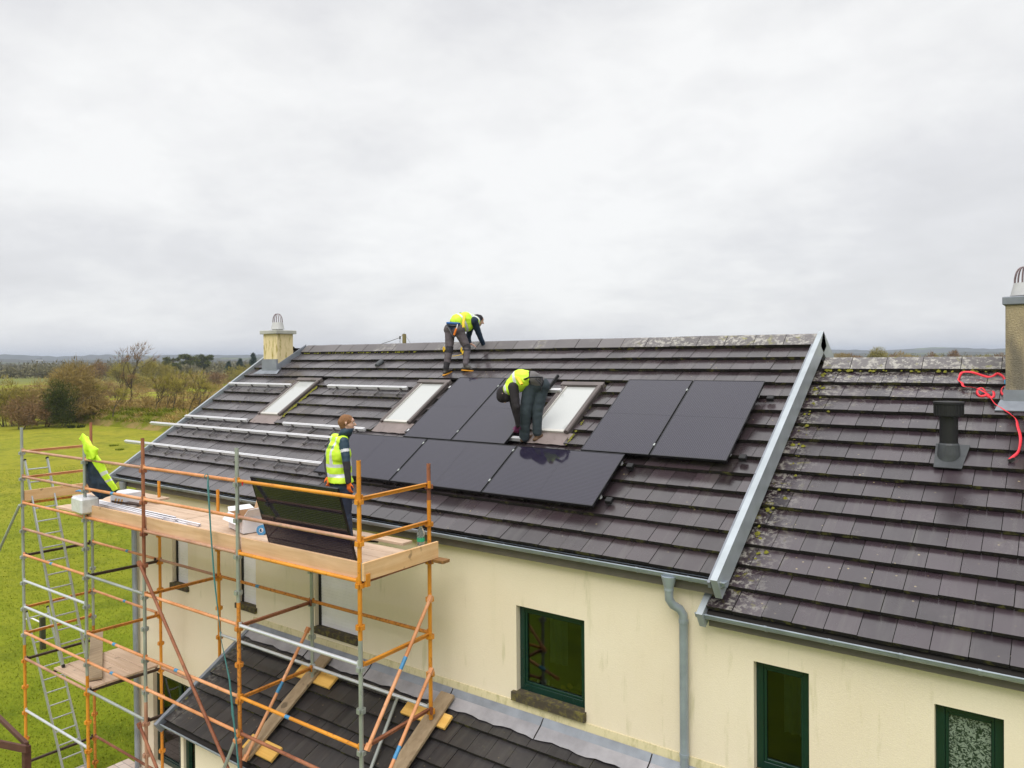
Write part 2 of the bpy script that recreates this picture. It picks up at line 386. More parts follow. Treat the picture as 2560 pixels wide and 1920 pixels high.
# verge trims
def trim(x, xo, z0, h, mat, parent, name='verge_trim', v0=-.05, y1=4.9, top=.05):
    for P in (RP, PB):
        mb = MB()
        a = [P(x, v0, -h, z0), P(xo, v0, -h, z0), P(xo, y1, -h, z0), P(x, y1, -h, z0)]
        b = [P(x, v0, top, z0), P(xo, v0, top, z0), P(xo, y1, top, z0), P(x, y1, top, z0)]
        mb.hexa(a+b); mb.build(name, mat, parent)
trim(XR, XR+.075, ZM, .19, M['verge'], mroof, y1=4.93, top=.075); trim(XR-.045, XR-.012, ZM, .05, M['lead'], mroof, y1=4.8, top=.03)
trim(XL, XL+.06, ZM, .15, M['verge'], mroof, top=.07)
trim(-3.27, -3.2, ZW, .16, M['verge'], wroof, y1=3.0, top=.03)
# bolts at the foot of the right verge
for dz in (-.02, .05):
    mb = MB(); mb.lathe(RP(XR+.078, .0, dz-.05), [(0, .012), (.012, .010), (.012, 0)], 8, axis=(1, 0, 0)); mb.build('bolt', M['galv'], mroof)
# -- walls
def wall_cut(mb, y, x0, x1, z0, z1, holes, mi=0, d=.12):
    xs = sorted({x0, x1} | {h[0] for h in holes} | {h[1] for h in holes}); zs = sorted({z0, z1} | {h[2] for h in holes} | {h[3] for h in holes})
    for a, b in zip(xs, xs[1:]):
        for c, e in zip(zs, zs[1:]):
            mx, mz = (a+b)/2, (c+e)/2
            if any(h[0] < mx < h[1] and h[2] < mz < h[3] for h in holes): continue
            mb.quad((a, y, c), (b, y, c), (b, y, e), (a, y, e), mi)
    for a, b, c, e in holes:
        mb.quad((a, y, c), (a, y, e), (a, y+d, e), (a, y+d, c), mi); mb.quad((b, y, c), (b, y+d, c), (b, y+d, e), (b, y, e), mi)
        mb.quad((a, y, e), (b, y, e), (b, y+d, e), (a, y+d, e), mi); mb.quad((a, y, c), (a, y+d, c), (b, y+d, c), (b, y, c), mi)
def X_(px, py, y=WY): return at(px, py, 1, y).x
sh = [(X_(431, 1440), X_(470.5, 1440)), (X_(594, 1480), X_(640, 1480)), (X_(787, 1540), X_(894, 1560))]
ZT, ZB = 5.10, 4.02
wins = [(-5.83, -4.81, 3.99, 5.105), (-2.75, -2.19, 3.93, 5.09), (-1.075, -.535, 3.98, 5.08)]
door = (X_(383, 1740), X_(470, 1800)+.6, .35, 2.15)
holes = [(a, b, ZB, ZT) for a, b in sh] + wins + [door]
mb = MB()
WXL = X_(344, 1500)
wall_cut(mb, WY, WXL, WXR-.15, 0, 5.66, [h for h in holes])
mb.quad((WXL, WY, 0), (WXL, WY, 5.95), (WXL, 2*YR-WY, 5.95), (WXL, 2*YR-WY, 0)); mb.quad((WXR-.15, WY, 0), (WXR-.15, 2*YR-WY, 0), (WXR-.15, 2*YR-WY, 5.6), (WXR-.15, WY, 5.6))
mb.quad((WXL, 2*YR-WY, 0), (WXR-.15, 2*YR-WY, 0), (WXR-.15, 2*YR-WY, 5.6), (WXL, 2*YR-WY, 5.6))
# strip of wall up to the main eave and the three gable triangles
mb.quad((WXL, WY, 5.66), (-3.2, WY, 5.66), (-3.2, WY, 5.95), (WXL, WY, 5.95))
for x, z0 in ((WXL, ZM), (-3.2, ZM), (WXR-.15, ZW)):
    mb.add([(x, WY, z0+.03), (x, 2*YR-WY, z0+.03), (x, YR, RP(0, 4.87, -.06, z0).z)], [(0, 1, 2)])
    mb.quad((x, WY, z0-.45), (x, WY, z0+.03), (x, 2*YR-WY, z0+.03), (x, 2*YR-WY, z0-.45))
wall = mb.build('wall', M['cream'], house)
# render ledge and sills
# fascia / soffit
fzb = at(1513.5, 1434.5, 1, 7.86).z
mb = MB(); mb.box(XL+.1, -3.2+.12, 7.835, 7.94, fzb, ZM-.03)
mb.build('fascia', M['fascia'], house)
mb = MB(); mb.box(-3.19, WXR, 7.835, 7.94, fzb-.345, ZW-.03)
mb.build('fascia', M['fascia'], house)
# gutters
def gutter(x0, x1, yl, zl, r=.062, step=.62, parent=house, mat='zinc', off=.2):
    mb = MB(); n = 9; ts = [PI + PI*k/n for k in range(n+1)]
    for (ra, mi) in ((r, 0), (r-.006, 0)):
        for k in range(n):
            a, b = ts[k], ts[k+1]; c = yl + r
            mb.quad((x0, c+ra*math.cos(a), zl+ra*math.sin(a)), (x1, c+ra*math.cos(a), zl+ra*math.sin(a)), (x1, c+ra*math.cos(b), zl+ra*math.sin(b)), (x0, c+ra*math.cos(b), zl+ra*math.sin(b)), mi)
    for xe in (x0, x1):
        mb.add([(xe, yl+r+r*math.cos(t_), zl+r*math.sin(t_)) for t_ in ts], [tuple(range(n+1))])
    mb.tube([(x0, yl, zl), (x1, yl, zl)], .009, 8)
    g_ = mb.build('gutter', M[mat], parent, smooth=True)
    x = x0 + off
    while x < x1:
        mb = MB()
        for k in range(n):
            a, b = ts[k], ts[k+1]; ra = r+.004; c = yl+r
            mb.quad((x-.014, c+ra*math.cos(a), zl+ra*math.sin(a)), (x+.014, c+ra*math.cos(a), zl+ra*math.sin(a)), (x+.014, c+ra*math.cos(b), zl+ra*math.sin(b)), (x-.014, c+ra*math.cos(b), zl+ra*math.sin(b)))
        mb.tube([(x-.014, yl, zl), (x+.014, yl, zl)], .0125, 8)
        x += step
        mb.build('gutter_bracket', M['zinc'], g_)
    return g_
gutter(X_(276, 1191, YG), X_(1812, 1459, YG), YG-.0, ZM-.0, off=.12)
gutter(X_(1737, 1533, YG), WXR, YG, H-2.75, step=.62, off=.13)
# downpipes
def up(px, py, y): return at(px, py, 1, y)
p0 = up(1672, 1440, 7.76); p1 = up(1672, 1474, 7.76)
mb = MB()
mb.tube([p0, p1], [.085, .047], 12)
q = [p1, up(1673, 1498, 7.77), up(1682, 1512, 7.80), up(1699, 1522, 7.86), up(1708, 1536, 7.88), up(1709, 1560, 7.88), V((up(1709, 1560, 7.88).x, 7.88, 3.2))]
mb.tube(q, .048, 14)
pipe = mb.build('downpipe', M['zinc'], house, smooth=True)
xx_ = q[-1].x
for z in (up(1709, 1553, 7.88).z, up(1709, 1887, 7.88).z, ):
    mb = MB(); mb.lathe((xx_, 7.88, z-.02), [(.048, 0), (.054, 0), (.054, .04), (.048, .04)], 14); mb.build('pipe_collar', M['zinc'], pipe)
mb = MB(); mb.lathe((p1.x, p1.y, p1.z-.01), [(.046, 0), (.053, 0), (.053, .03), (.046, .03)], 14)
mb.build('pipe_collar', M['zinc'], pipe)
mb = MB(); a = up(308, 1206, 7.79)
mb.tube([a + V((0, 0, .02)), a - V((0, 0, .16)), V((a.x, 7.8, a.z-.28)), V((-15.25, 7.87, a.z-.55)), V((-15.25, 7.88, 0))], [.08, .055, .05, .05, .05], 12)
mb.build('downpipe', M['zinc'], house, smooth=True)
# roller shutters
for i, (a, b) in enumerate(sh):
    mb = MB(); y = WY+.11; x0 = a + .045; z = ZB+.0
    mb.box(a+.0, x0, y-.03, y+.02, ZB, ZT, 1)
    z = ZB
    while z < ZT-.01:
        z2 = min(z+.05, ZT); mb.box(x0, b, y-.010, y+.01, z, z2-.007, 0); mb.box(x0, b, y-.004, y+.01, z2-.007, z2, 0); z += .05
    mb.build('roller_shutter', [M['white'], M['black']], house)
    mb = MB(); w0, w1 = a-.02, b+.03
    mb.box(w0, w1, WY-.05, WY+.1, ZB-.075, ZB+.012); mb.build('window_sill', M['sill'], house)
# green windows
def window(h, sill=True, mat='glass', fw=.075, panes=None, y=WY+.10, mull=()):
    a, b, c, e = h; mb = MB()
    for x0, x1, z0, z1 in ((a, a+fw, c, e), (b-fw, b, c, e), (a+fw, b-fw, c, c+fw*1.25), (a+fw, b-fw, e-fw, e)): mb.box(x0, x1, y-.02, y+.05, z0, z1)
    i_ = fw; k_ = .03   # inner sash
    for x0, x1, z0, z1 in ((a+i_, a+i_+k_, c+i_, e-i_), (b-i_-k_, b-i_, c+i_, e-i_), (a+i_+k_, b-i_-k_, c+fw*1.25, c+fw*1.25+k_), (a+i_+k_, b-i_-k_, e-i_-k_, e-i_)): mb.box(x0, x1, y-.005, y+.045, z0, z1)
    for m in mull: mb.box(m-.05, m+.05, y-.012, y+.045, c+fw, e-fw)
    w = mb.build('window', M['frame_green'], house, bevel=.004)
    mb = MB(); mb.box(a+i_+k_-.01, b-i_-k_+.01, y+.015, y+.025, c+i_, e-i_); mb.build('pane', M[mat], w)
    if sill:
        mb = MB(); mb.box(a-.05, b+.02, WY-.06, WY+.09, c-.10, c+.012); mb.build('window_sill', M['sill'], w)
    return w
window(wins[0]); window(wins[1]); window(wins[2], mat='lace')
window(door, False, mull=(X_(440, 1800),))
# dim rooms behind the glass, with a pale strip for a reflection and a few things on the inner sill
M['room'] = simple('dim_room_wall', (.10, .10, .075), .9, 0, .3, 1.5); M['reflection_strip'] = simple('pale_reflection', (.30, .34, .27), .9, 0, .2, 3); M['yellow_petal'] = simple('yellow_petal', (.80, .42, .02), .6)
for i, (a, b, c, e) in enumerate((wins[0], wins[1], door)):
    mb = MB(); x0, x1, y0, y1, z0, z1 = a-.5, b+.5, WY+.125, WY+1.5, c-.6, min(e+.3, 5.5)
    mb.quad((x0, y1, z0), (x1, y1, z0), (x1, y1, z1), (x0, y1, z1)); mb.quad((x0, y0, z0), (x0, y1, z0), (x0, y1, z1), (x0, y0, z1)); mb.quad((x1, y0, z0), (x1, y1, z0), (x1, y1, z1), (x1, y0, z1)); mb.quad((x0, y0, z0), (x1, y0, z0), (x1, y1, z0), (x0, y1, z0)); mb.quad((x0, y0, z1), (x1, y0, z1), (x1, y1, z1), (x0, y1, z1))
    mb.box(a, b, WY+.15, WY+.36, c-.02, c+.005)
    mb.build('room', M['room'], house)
    mb = MB(); n = 14; ca, cb = (a+.30, a+.58) if i == 0 else (a+.22, a+.40)
    for k in range(n):
        u0, u1 = ca+(cb-ca)*k/n, ca+(cb-ca)*(k+1)/n; f = lambda u: WY+.32+.02*math.sin(u*70)
        mb.quad((u0, f(u0), c+.35), (u1, f(u1), c+.35), (u1, f(u1), e), (u0, f(u0), e))
    mb.build('reflection_strip', M['reflection_strip'], house)  # wavy pale strip built in place of a reflection on the glass
ZS = wins[0][2]+.008
for k, (dx, h_, r_) in enumerate(((.16, .10, .022), (.33, .13, .016), (.38, .09, .02))):
    mb = MB(); mb.lathe((wins[0][0]+dx, WY+.25, ZS), [(0, 0), (r_, 0), (r_, h_*.7), (r_*.4, h_*.8), (r_*.4, h_), (0, h_)], 10); o = mb.build('jar', M['white'], None, smooth=True)
    tag(o, ['white jar on the inner sill at the left side of the big window', 'slim white bottle on the inner sill left of the yellow flower', 'short white pot on the inner sill nearest the yellow flower'][k], 'jar')
e_ = empty('flower', (wins[0][0]+.62, WY+.24, ZS), 'yellow flower standing on the inner sill of the big green window', 'flower')
mb = MB(); mb.lathe((wins[0][0]+.62, WY+.24, ZS), [(0, 0), (.03, 0), (.04, .06), (0, .06)], 10); mb.build('pot', M['frame_green'], e_)
for dx, dz in ((-.05, .10), (.05, .15), (0, .07)):
    mb = MB()
    for q in range(6): a_ = q*PI/3; mb.add([(wins[0][0]+.62+dx, WY+.23, ZS+dz), (wins[0][0]+.62+dx+.045*math.cos(a_), WY+.22, ZS+dz+.04*math.sin(a_)), (wins[0][0]+.62+dx+.045*math.cos(a_+.9), WY+.22, ZS+dz+.04*math.sin(a_+.9))], [(0, 1, 2)])
    mb.tube([(wins[0][0]+.62, WY+.24, ZS+.05), (wins[0][0]+.62+dx, WY+.235, ZS+dz)], .004, 4); mb.build('blossom', M['yellow_petal'], e_)
# lean-to
TL = math.radians(31); CL, SL = math.cos(TL), math.sin(TL); ZL = 3.73
def LP(x, v, off=0, z0=0):     # v measured DOWN the slope from the wall
    return V((x, WY - v*CL - off*SL, ZL - v*SL + off*CL))
def LPu(x, v, off=0, z0=0): return LP(x, 1.98 - v, off)
LX0, LX1 = -11.36, -1.4
mb = MB(); tiles(mb, LX0, LX1, 6, 0, -6.46, w=.2935, v_first=.06, g=.303, P=LPu)
mb.quad(LPu(LX0, 0, -.05), LPu(LX1, 0, -.05), LPu(LX1, 1.98, -.05), LPu(LX0, 1.98, -.05), 2)
lroof = mb.build('roof', [M['tile_low'], M['edge'], M['under']], house); lroof['label'] = 'low lean-to roof of wet black tiles against the wall'
mb = MB(); mb.hexa([LPu(LX0-.07, -.08, -.12), LPu(LX0, -.08, -.12), LPu(LX0, 1.98, -.12), LPu(LX0-.07, 1.98, -.12), LPu(LX0-.07, -.08, .05), LPu(LX0, -.08, .05), LPu(LX0, 1.98, .05), LPu(LX0-.07, 1.98, .05)])
mb.build('verge_trim', M['lead'], lroof)
# flashing: upstand on the wall, then lead apron over the tiles, with a dark lapped joint; above it a stained render ledge
zt = 3.872
mb = MB()
mb.hexa([(LX0-.05, WY-.03, zt-.10), (LX1, WY-.03, zt-.10), (LX1, WY+.01, zt-.10), (LX0-.05, WY+.01, zt-.10), (LX0-.05, WY-.012, zt), (LX1, WY-.012, zt), (LX1, WY+.01, zt), (LX0-.05, WY+.01, zt)])
o = mb.build('render_ledge', M['stain'], wall)
mb = MB()
xs = [LX0]
while xs[-1] < LX1: xs.append(min(xs[-1]+random.uniform(1.3, 1.7), LX1))
for a, b in zip(xs, xs[1:]):
    P0 = V((0, WY-.034, zt-.09)); 
    for (ya, za, yb, zb, mi) in ((WY-.036, zt-.085, LP(0, .10, .035).y, LP(0, .10, .035).z, 0), (LP(0, .10, .035).y, LP(0, .10, .035).z, LP(0, .27, .03).y, LP(0, .27, .03).z, 1)):
        n = 12
        for i in range(n):
            u0, u1 = a+.006+(b-a-.012)*i/n, a+.006+(b-a-.012)*(i+1)/n
            j0 = .012*math.sin(u0*9)+.008*math.sin(u0*31); j1 = .012*math.sin(u1*9)+.008*math.sin(u1*31)
            if mi == 0: j0 = j1 = 0
            mb.quad((u0, yb-j0, zb-j0*.55), (u1, yb-j1, zb-j1*.55), (u1, ya, za), (u0, ya, za), mi)
    mb.tube([(b, WY-.04, zt-.09), LP(b, .10, .04), LP(b, .27, .035)], .008, 5, 2)
mb.build('flashing', [M['lead'], M['lead_pale'], M['under']], lroof)
# lean-to front wall, its gutter and glazing
yf = 6.50; zf = LPu(0, .15, -.06).z
mb = MB(); gh = (-11.18, X_(488, 1880, yf), .3, zf-.12)
wall_cut(mb, yf, -11.26, LX1, 0, zf, [gh], d=.1)
mb.quad((-11.26, yf, 0), (-11.26, yf, zf), (-11.26, WY, 3.6), (-11.26, WY, 0)); mb.quad((LX1, yf, 0), (LX1, WY, 0), (LX1, WY, 3.6), (LX1, yf, zf))
o = mb.build('wall', M['cream'], house); o['label'] = 'front wall of the lean-to'
window(gh, False, fw=.09, y=yf+.06)
gutter(LX0-.03, LX1, yf-.27, LPu(0, 0).z-.01, .06, .7, off=.3)
# skylights
for i, (a, b) in enumerate(sky_rects):
    mb = MB(); o_ = .045
    def sb(x0, x1, v0, v1, h0, h1, mi): mb.hexa([RP(x0, v0, h0), RP(x1, v0, h0), RP(x1, v1, h0), RP(x0, v1, h0), RP(x0, v0, h1), RP(x1, v0, h1), RP(x1, v1, h1), RP(x0, v1, h1)], mi)
    sb(a+.02, a+.105, SV0, SV1-.09, -.03, .055, 0); sb(b-.105, b-.02, SV0, SV1-.09, -.03, .055, 0)
    sb(a, b, SV1-.09, SV1, -.03, .075, 0); sb(a+.105, b-.105, SV0-.005, SV0+.045, -.03, .05, 1)
    mb.tube([RP(b-.045, SV0-.02, .055), RP(b-.045, SV1-.1, .055)], .035, 8, 0); mb.tube([RP(a+.05, SV0-.02, .045), RP(a+.05, SV1-.1, .045)], .022, 8, 0)
    sb(a+.105, a+.12, SV0+.045, SV1-.09, .0, .05, 1)
    w = mb.build('skylight', [M['clad'], M['cladpale']], house)
    mb = MB(); sb(a+.12, b-.105, SV0+.045, SV1-.09, .0, .03, 0); mb.build('pane', M['skyglass'], w)
    mb = MB(); n = 10
    for k in range(n):
        x0, x1 = a-.0+(b-a+.06)*k/n, a+(b-a+.06)*(k+1)/n; j = lambda x: .006*math.sin(x*23)
        mb.quad(RP(x0, SA+.01, .004+j(x0)), RP(x1, SA+.01, .004+j(x1)), RP(x1, SV0, .018), RP(x0, SV0, .018))
    mb.build('flashing', M['apron'], w)
    for q0 in (b+.002, a-.012):
        mb = MB(); sb(q0, q0+.010, SA+.05, SV1, -.04, .012, 0); mb.build('side_channel', M['edge'], w)
# chimneys
def chimney(x0, x1, y0, y1, zb, zt, mat, capmat, ov, ch, potc, parent=house, rp=.155):
    mb = MB(); mb.box(x0, x1, y0, y1, zb, zt); c = mb.build('chimney', M[mat], parent, bevel=.006)
    mb = MB(); mb.box(x0-ov, x1+ov, y0-ov, y1+ov, zt, zt+ch); mb.build('chimney_cap', M[capmat], c, bevel=.01)
    mb = MB(); z = zt+ch; mb.lathe((potc[0], potc[1], z), [(rp*.8, 0), (rp*.8, .03), (rp, .03), (rp*.75, .19), (rp*.68, .19), (rp*.68, .05)], 20, 0)
    for k in range(14):
        t_ = 2*PI*k/14; pts = []
        for j in range(7):
            s_ = j/6; r_ = rp*.72*math.cos(s_*PI/2*.93)**.8; pts.append((potc[0]+r_*math.cos(t_), potc[1]+r_*math.sin(t_), z+.19+.20*math.sin(s_*PI/2)))
        mb.tube(pts, .0055, 5, 1)
    mb.lathe((potc[0], potc[1], z+.385), [(0, .012), (.03, .006), (.03, 0)], 8, 1)
    mb.build('chimney_pot', [simple_pot, M['rust2']], c, smooth=True); return c
simple_pot = simple('grey_chimney_pot', (.50, .50, .50), .8, 0, .1, 5); M['rust2'] = simple('pot_cage_wire', (.22, .16, .17), .6, .3, .3, 10)
c = chimney(-15.30, -14.79, 10.99, 11.44, 7.4, 8.865, 'chim', 'cap', .06, .085, (-15.04, 11.2))
mb = MB(); z_ = RP(0, (10.99-YG)/CT).z; mb.box(-15.32, -14.77, 10.955, 10.995, z_-.05, z_+.28)
def stepf(x):
    mb.hexa([(x, 10.96, z_-.03), (x+.025, 10.96, z_-.03), (x+.025, 11.8, z_+.50), (x, 11.8, z_+.50), (x, 10.96, z_+.15), (x+.025, 10.96, z_+.15), (x+.025, 11.8, z_+.62), (x, 11.8, z_+.62)])
stepf(-14.79); stepf(-15.325)
mb.quad(RP(-15.5, 3.72, .03), RP(-14.62, 3.72, .03), RP(-14.7, 3.89, .035), RP(-15.42, 3.89, .035)); mb.build('flashing', M['lead'], c)
cx0 = -.72
c = chimney(cx0, cx0+.95, 11.05, 12.3, 7.2, H+.575, 'pebble', 'lead', .03, .1, (at(2562, 700, 1, 11.5).x, 11.5))
zz = RP(0, (11.05-YG)/CT, 0, ZW).z
mb = MB(); mb.box(cx0-.02, cx0+.97, 11.01, 11.05, zz, zz+.16); mb.box(cx0-.012, cx0, 11.05, 11.3, zz+.02, zz+.2)
mb.hexa([RP(cx0-.1, 3.74, .02, ZW), RP(cx0+1.2, 3.74, .02, ZW), RP(cx0+1.2, 3.95, .03, ZW), RP(cx0-.05, 3.95, .03, ZW), RP(cx0-.1, 3.74, .035, ZW), RP(cx0+1.2, 3.74, .035, ZW), RP(cx0+1.2, 3.95, .045, ZW), RP(cx0-.05, 3.95, .045, ZW)])
mb.build('flashing', M['lead'], c)
# black flue on the wing roof
fx, fy = at(2372, 1130, 1, 10.12).x, 10.12
zb = RP(0, (fy-YG)/CT, 0, ZW).z
mb = MB(); mb.lathe((fx, fy, zb-.1), [(.095, 0), (.095, .74), (.0, .74)], 20); fl = mb.build('vent_flue', M['black'], house, smooth=True)
mb = MB(); zc = at(2372, 1004, 1, 10.12).z
mb.lathe((fx, fy, zc-.14), [(.09, -.03), (.15, -.02), (.15, .11), (.162, .115), (.162, .14), (.0, .15)], 24)
for k in range(24):
    t_ = 2*PI*k/24; mb.bar((fx+.152*math.cos(t_), fy+.152*math.sin(t_), zc-.15), (fx+.152*math.cos(t_), fy+.152*math.sin(t_), zc-.03), .008, .008)
mb.build('flue_cowl', M['black'], fl)
mb = MB(); mb.lathe((fx, fy, zb-.02), [(.125, -.08), (.12, .06), (.108, .17), (.098, .19)], 20); 
vb = (fy-YG)/CT
mb.hexa([RP(fx-.13, vb-.22, .02, ZW), RP(fx+.15, vb-.22, .02, ZW), RP(fx+.2, vb+.2, .03, ZW), RP(fx-.15, vb+.2, .03, ZW), RP(fx-.13, vb-.22, .032, ZW), RP(fx+.15, vb-.22, .032, ZW), RP(fx+.2, vb+.2, .04, ZW), RP(fx-.15, vb+.2, .04, ZW)])
mb.build('flashing', M['greyrub'], fl)
# small grey tile vent near the ridge
mb = MB(); xv, vv = -11.68, 4.13; 
mb.lathe(RP(xv, vv-.1, .03), [(0, -.0), (.05, .02), (.06, .08), (.055, .2), (0, .24)], 12, axis=RP(0, 1)-RP(0, 0)); mb.build('tile_vent', M['greyrub'], house, smooth=True)
# ------------------------------------------------------------------ SCAFFOLD
F, B = 6.17, 7.42
sc = empty('scaffold', (-11.4, 6.8, 0), 'orange and galvanised tube scaffold with timber decks standing against the cream house', 'scaffold')
def nz(k, x): return 8.3 + (-1.74 + .0065*(x+16.05) - .5035*k)*.976 + 0
PXF = [(-16.06, -.0), (-13.57, 0), (-11.665, 0), (-9.205, 0), (-6.795, 0)]
FX = [p[0] for p in PXF]
BX = [-16.03, -13.475, -11.62, -9.22, -6.84]
def standard(x, y, z0, z1, segs, skip=(), label=None):
    """segs: [(z_top, material)] from the top down"""
    mb = MB(); names = []; zt_ = z1
    for i, (zb_, m) in enumerate(segs):
        if m not in names: names.append(m)
        mb.tube([(x, y, zb_), (x, y, zt_)], .0268 if i else .0265, 10, names.index(m)); 
        # pressed-steel node clusters
        for k in range(0, 15):
            z = nz(k, x)-.045
            if zb_+.02 < z < zt_-.08:
                mi = names.index(m)
                for dx, dy in ((1, 0), (-1, 0), (0, 1), (0, -1)):
                    cx, cy = x+dx*.042, y+dy*.042
                    mb.box(cx-(.010 if dx else .026), cx+(.010 if dx else .026), y+dy*.042-(.010 if dy else .026), y+dy*.042+(.010 if dy else .026), z-.03, z+.022, mi)
                    mb.bar((x+dx*.02, y+dy*.02, z-.02), (x+dx*.037, y+dy*.037, z-.02), .04, .006, mi=mi)
        zt_ = zb_
    if segs[0][1] != 'x':   # spigot at the very top
        mb.tube([(x, y, z1), (x, y, z1+.0)], .019, 8, 0)
    o = mb.build('standard', [M[n] for n in names], sc)
    return o
def zat(px, y, yy=F): return at(px, y, 1, yy).z
standard(FX[0], F, 0, zat(46, 1068), [(zat(62, 1612), 'galv'), (0, 'orange')])
standard(FX[1], F, 0, zat(209, 1100), [(zat(219, 1689), 'galv'), (0, 'orange')])
standard(FX[2], F, 0, zat(360, 1096), [(zat(364, 1438), 'rust'), (zat(364, 1754), 'galv'), (0, 'pinkrust')])
standard(FX[3], F, 0, zat(591, 1119), [(zat(596, 1506), 'galv'), (zat(597, 1850), 'rustor'), (0, 'rust')])
standard(FX[4], F, 0, zat(895, 1151), [(zat(898, 1600), 'orange'), (0, 'galv')])
standard(BX[0], B, 0, zat(227, 1056, B), [(nz(2, -16)-.1, 'rust'), (zat(234, 1563, B), 'galv'), (0, 'rustor')])
standard(BX[1], B, 0, zat(396, 1202, B), [(0, 'orange')])
standard(BX[2], B, 0, zat(544, 1224, B), [(0, 'orange')])
standard(BX[3], B, zat(780, 1692, B), nz(2, -9.2)-.06, [(zat(780, 1692, B), 'galv')])
standard(BX[4], B, zat(1078, 1798, B), zat(1072, 1159, B), [(zat(1072, 1250, B), 'rust'), (zat(1078, 1798, B), 'orange')])
def tape(mb, a, b, t0, ln, r=.0255):
    a, b = V(a), V(b); d = (b-a).normalized(); p = a.lerp(b, t0); mb.tube([p-d*ln/2, p+d*ln/2], r, 10, 1)
def ledger(i, k, m, y=F, tp=None, X=None, x1=None):
    X = X or (FX if y == F else BX); a = X[i]+.03; b = (X[i+1]-.03) if x1 is None else x1
    mb = MB(); z0, z1 = nz(k, a), nz(k, b); mb.tube([(a+.015, y, z0), (b-.015, y, z1)], .0238, 10, 0)
    for x, z in ((a+.005, z0), (b-.005, z1)):
        mb.box(x-.011, x+.011, y-.016, y+.016, z-.055, z+.045, 0)
    if tp: tape(mb, (a, y, z0), (b, y, z1), tp, .09)
    mb.build('ledger', [M[m], M['blue']], sc, smooth=True)
for i, k, m, tp in ((0, 0, 'pinkrust', 0), (1, 0, 'pinkrust', 0), (2, 0, 'palor', 0), (3, 0, 'orange', 0),
                    (0, 1, 'pinkrust', 0), (1, 1, 'palor', .5), (2, 1, 'palor', 0), (3, 1, 'pinkrust', 0),
                    (0, 2, 'palor', 0), (1, 2, 'palor', 0), (2, 2, 'pinkrust', 0), (3, 2, 'orange', 0),
                    (0, 3, 'pinkrust', 0), (0, 4, 'palor', .48), (1, 4, 'galv', 0), (2, 4, 'palor', 0), (3, 4, 'shiny', 0),
                    (0, 5, 'shiny', 0), (0, 6, 'shiny', 0), (1, 6, 'palor', .5), (2, 6, 'palor', .36), (3, 6, 'orange', .43),
                    (0, 7, 'palor', 0), (1, 7, 'palor', .45), (2, 7, 'palor', 0), (3, 7, 'rust', 0),
                    (0, 8, 'pinkrust', 0), (1, 8, 'galv', 0), (0, 10, 'shiny', 0)):
    ledger(i, k, m, F, tp or None)
for i, k, m, tp in ((0, 4, 'palor', .55), (1, 4, 'pinkrust', 0), (2, 4, 'rustor', .45), (3, 4, 'rustor', 0), (0, 6, 'palor', .5), (2, 6, 'shiny', 0), (3, 6, 'shiny', 0), (1, 8, 'pinkrust', 0),
                    (0, 12, 'rust', 0), (0, 2, 'rustor', 0), (1, 2, 'rustor', 0), (2, 2, 'rustor', 0), (3, 2, 'dark', 0)):
    ledger(i, k, m, B, tp or None)
def transom(i, k, m, dz=0):
    x0, x1 = FX[i], BX[i]; mb = MB(); z = nz(k, x0)+dz; a, b = V((x0, F+.035, z)), V((x1, B-.035, z))
    mb.bar(a, b, .045, .007, mi=0); mb.bar(a-V((0, 0, .022)), b-V((0, 0, .022)), .007, .045, mi=0)
    for y in (F+.04, B-.04): mb.box(x0-.018, x0+.018, y-.012, y+.012, z-.06, z+.03, 0)
    mb.build('transom', M[m], sc)
for i, k, m in ((0, 0, 'palor'), (0, 1, 'palor'), (0, 2, 'rustor'), (0, 4, 'dark'), (0, 6, 'rustor'), (0, 7, 'rustor'), (0, 8, 'dark'), (0, 12, 'dark'),
                (1, 2, 'dark'), (1, 4, 'dark'), (1, 6, 'rustor'), (1, 8, 'dark'), (2, 2, 'dark'), (2, 4, 'rustor'), (2, 8, 'dark'), (3, 2, 'rustor'), (3, 4, 'rust'), (3, 6, 'rustor'),
                (4, 0, 'orange'), (4, 1, 'orange'), (4, 2, 'rust'), (4, 4, 'orange'), (4, 6, 'rust')):
    transom(i, k, m)
# diagonal braces and rakers
def brace(a, b, m, tp=None, r=.0238, name='brace', clips=True):
    a, b = V(a), V(b); mb = MB(); mb.tube([a, b], r, 10, 0)
    if clips:
        d = (b-a).normalized()
        for p in (a+d*.03, b-d*.03): mb.bar(p-d*.04, p+d*.04, .055, .05, mi=0)
    if tp: tape(mb, a, b, tp, .16)
    return mb.build(name, [M[m], M['blue']], sc, smooth=True)
yb_ = F-.055
brace(at(347, 1405, 1, yb_), at(578, 1940, 1, yb_), 'rust')
brace(at(347, 1809, 1, yb_), at(398, 1935, 1, yb_-.0), 'rust')
brace(at(771, 1570, 1, B-.06), (FX[3]+.05, F+.03, at(600, 1900, 1, F).z), 'palor', .47)
brace((BX[4]+.05, B-.03, at(1092, 1492, 1, B).z), (FX[4]+.06, F+.03, at(914, 1878, 1, F).z), 'palor', .46)
brace((BX[4]+.05, B-.03, at(1094, 1675, 1, B).z), (FX[4]+.30, F+.03, at(960, 1960, 1, F).z-.1), 'palor', .72)
brace((FX[0], F-.05, at(69, 1265, 1, F).z), at(-90, 1570, 1, F-.35), 'galv', clips=False, name='raker')
o = brace(at(591, 1843, 1, F-.06), at(545, 1960, 1, F-.2), 'galv', clips=False, name='raker')
mb = MB(); p = at(592, 1852, 1, F-.06); mb.box(p.x-.05, p.x+.05, p.y-.035, p.y+.05, p.z-.03, p.z+.03); mb.build('coupler', M['yel_metal'] if 'yel_metal' in M else M['palor'], sc, bevel=.01)
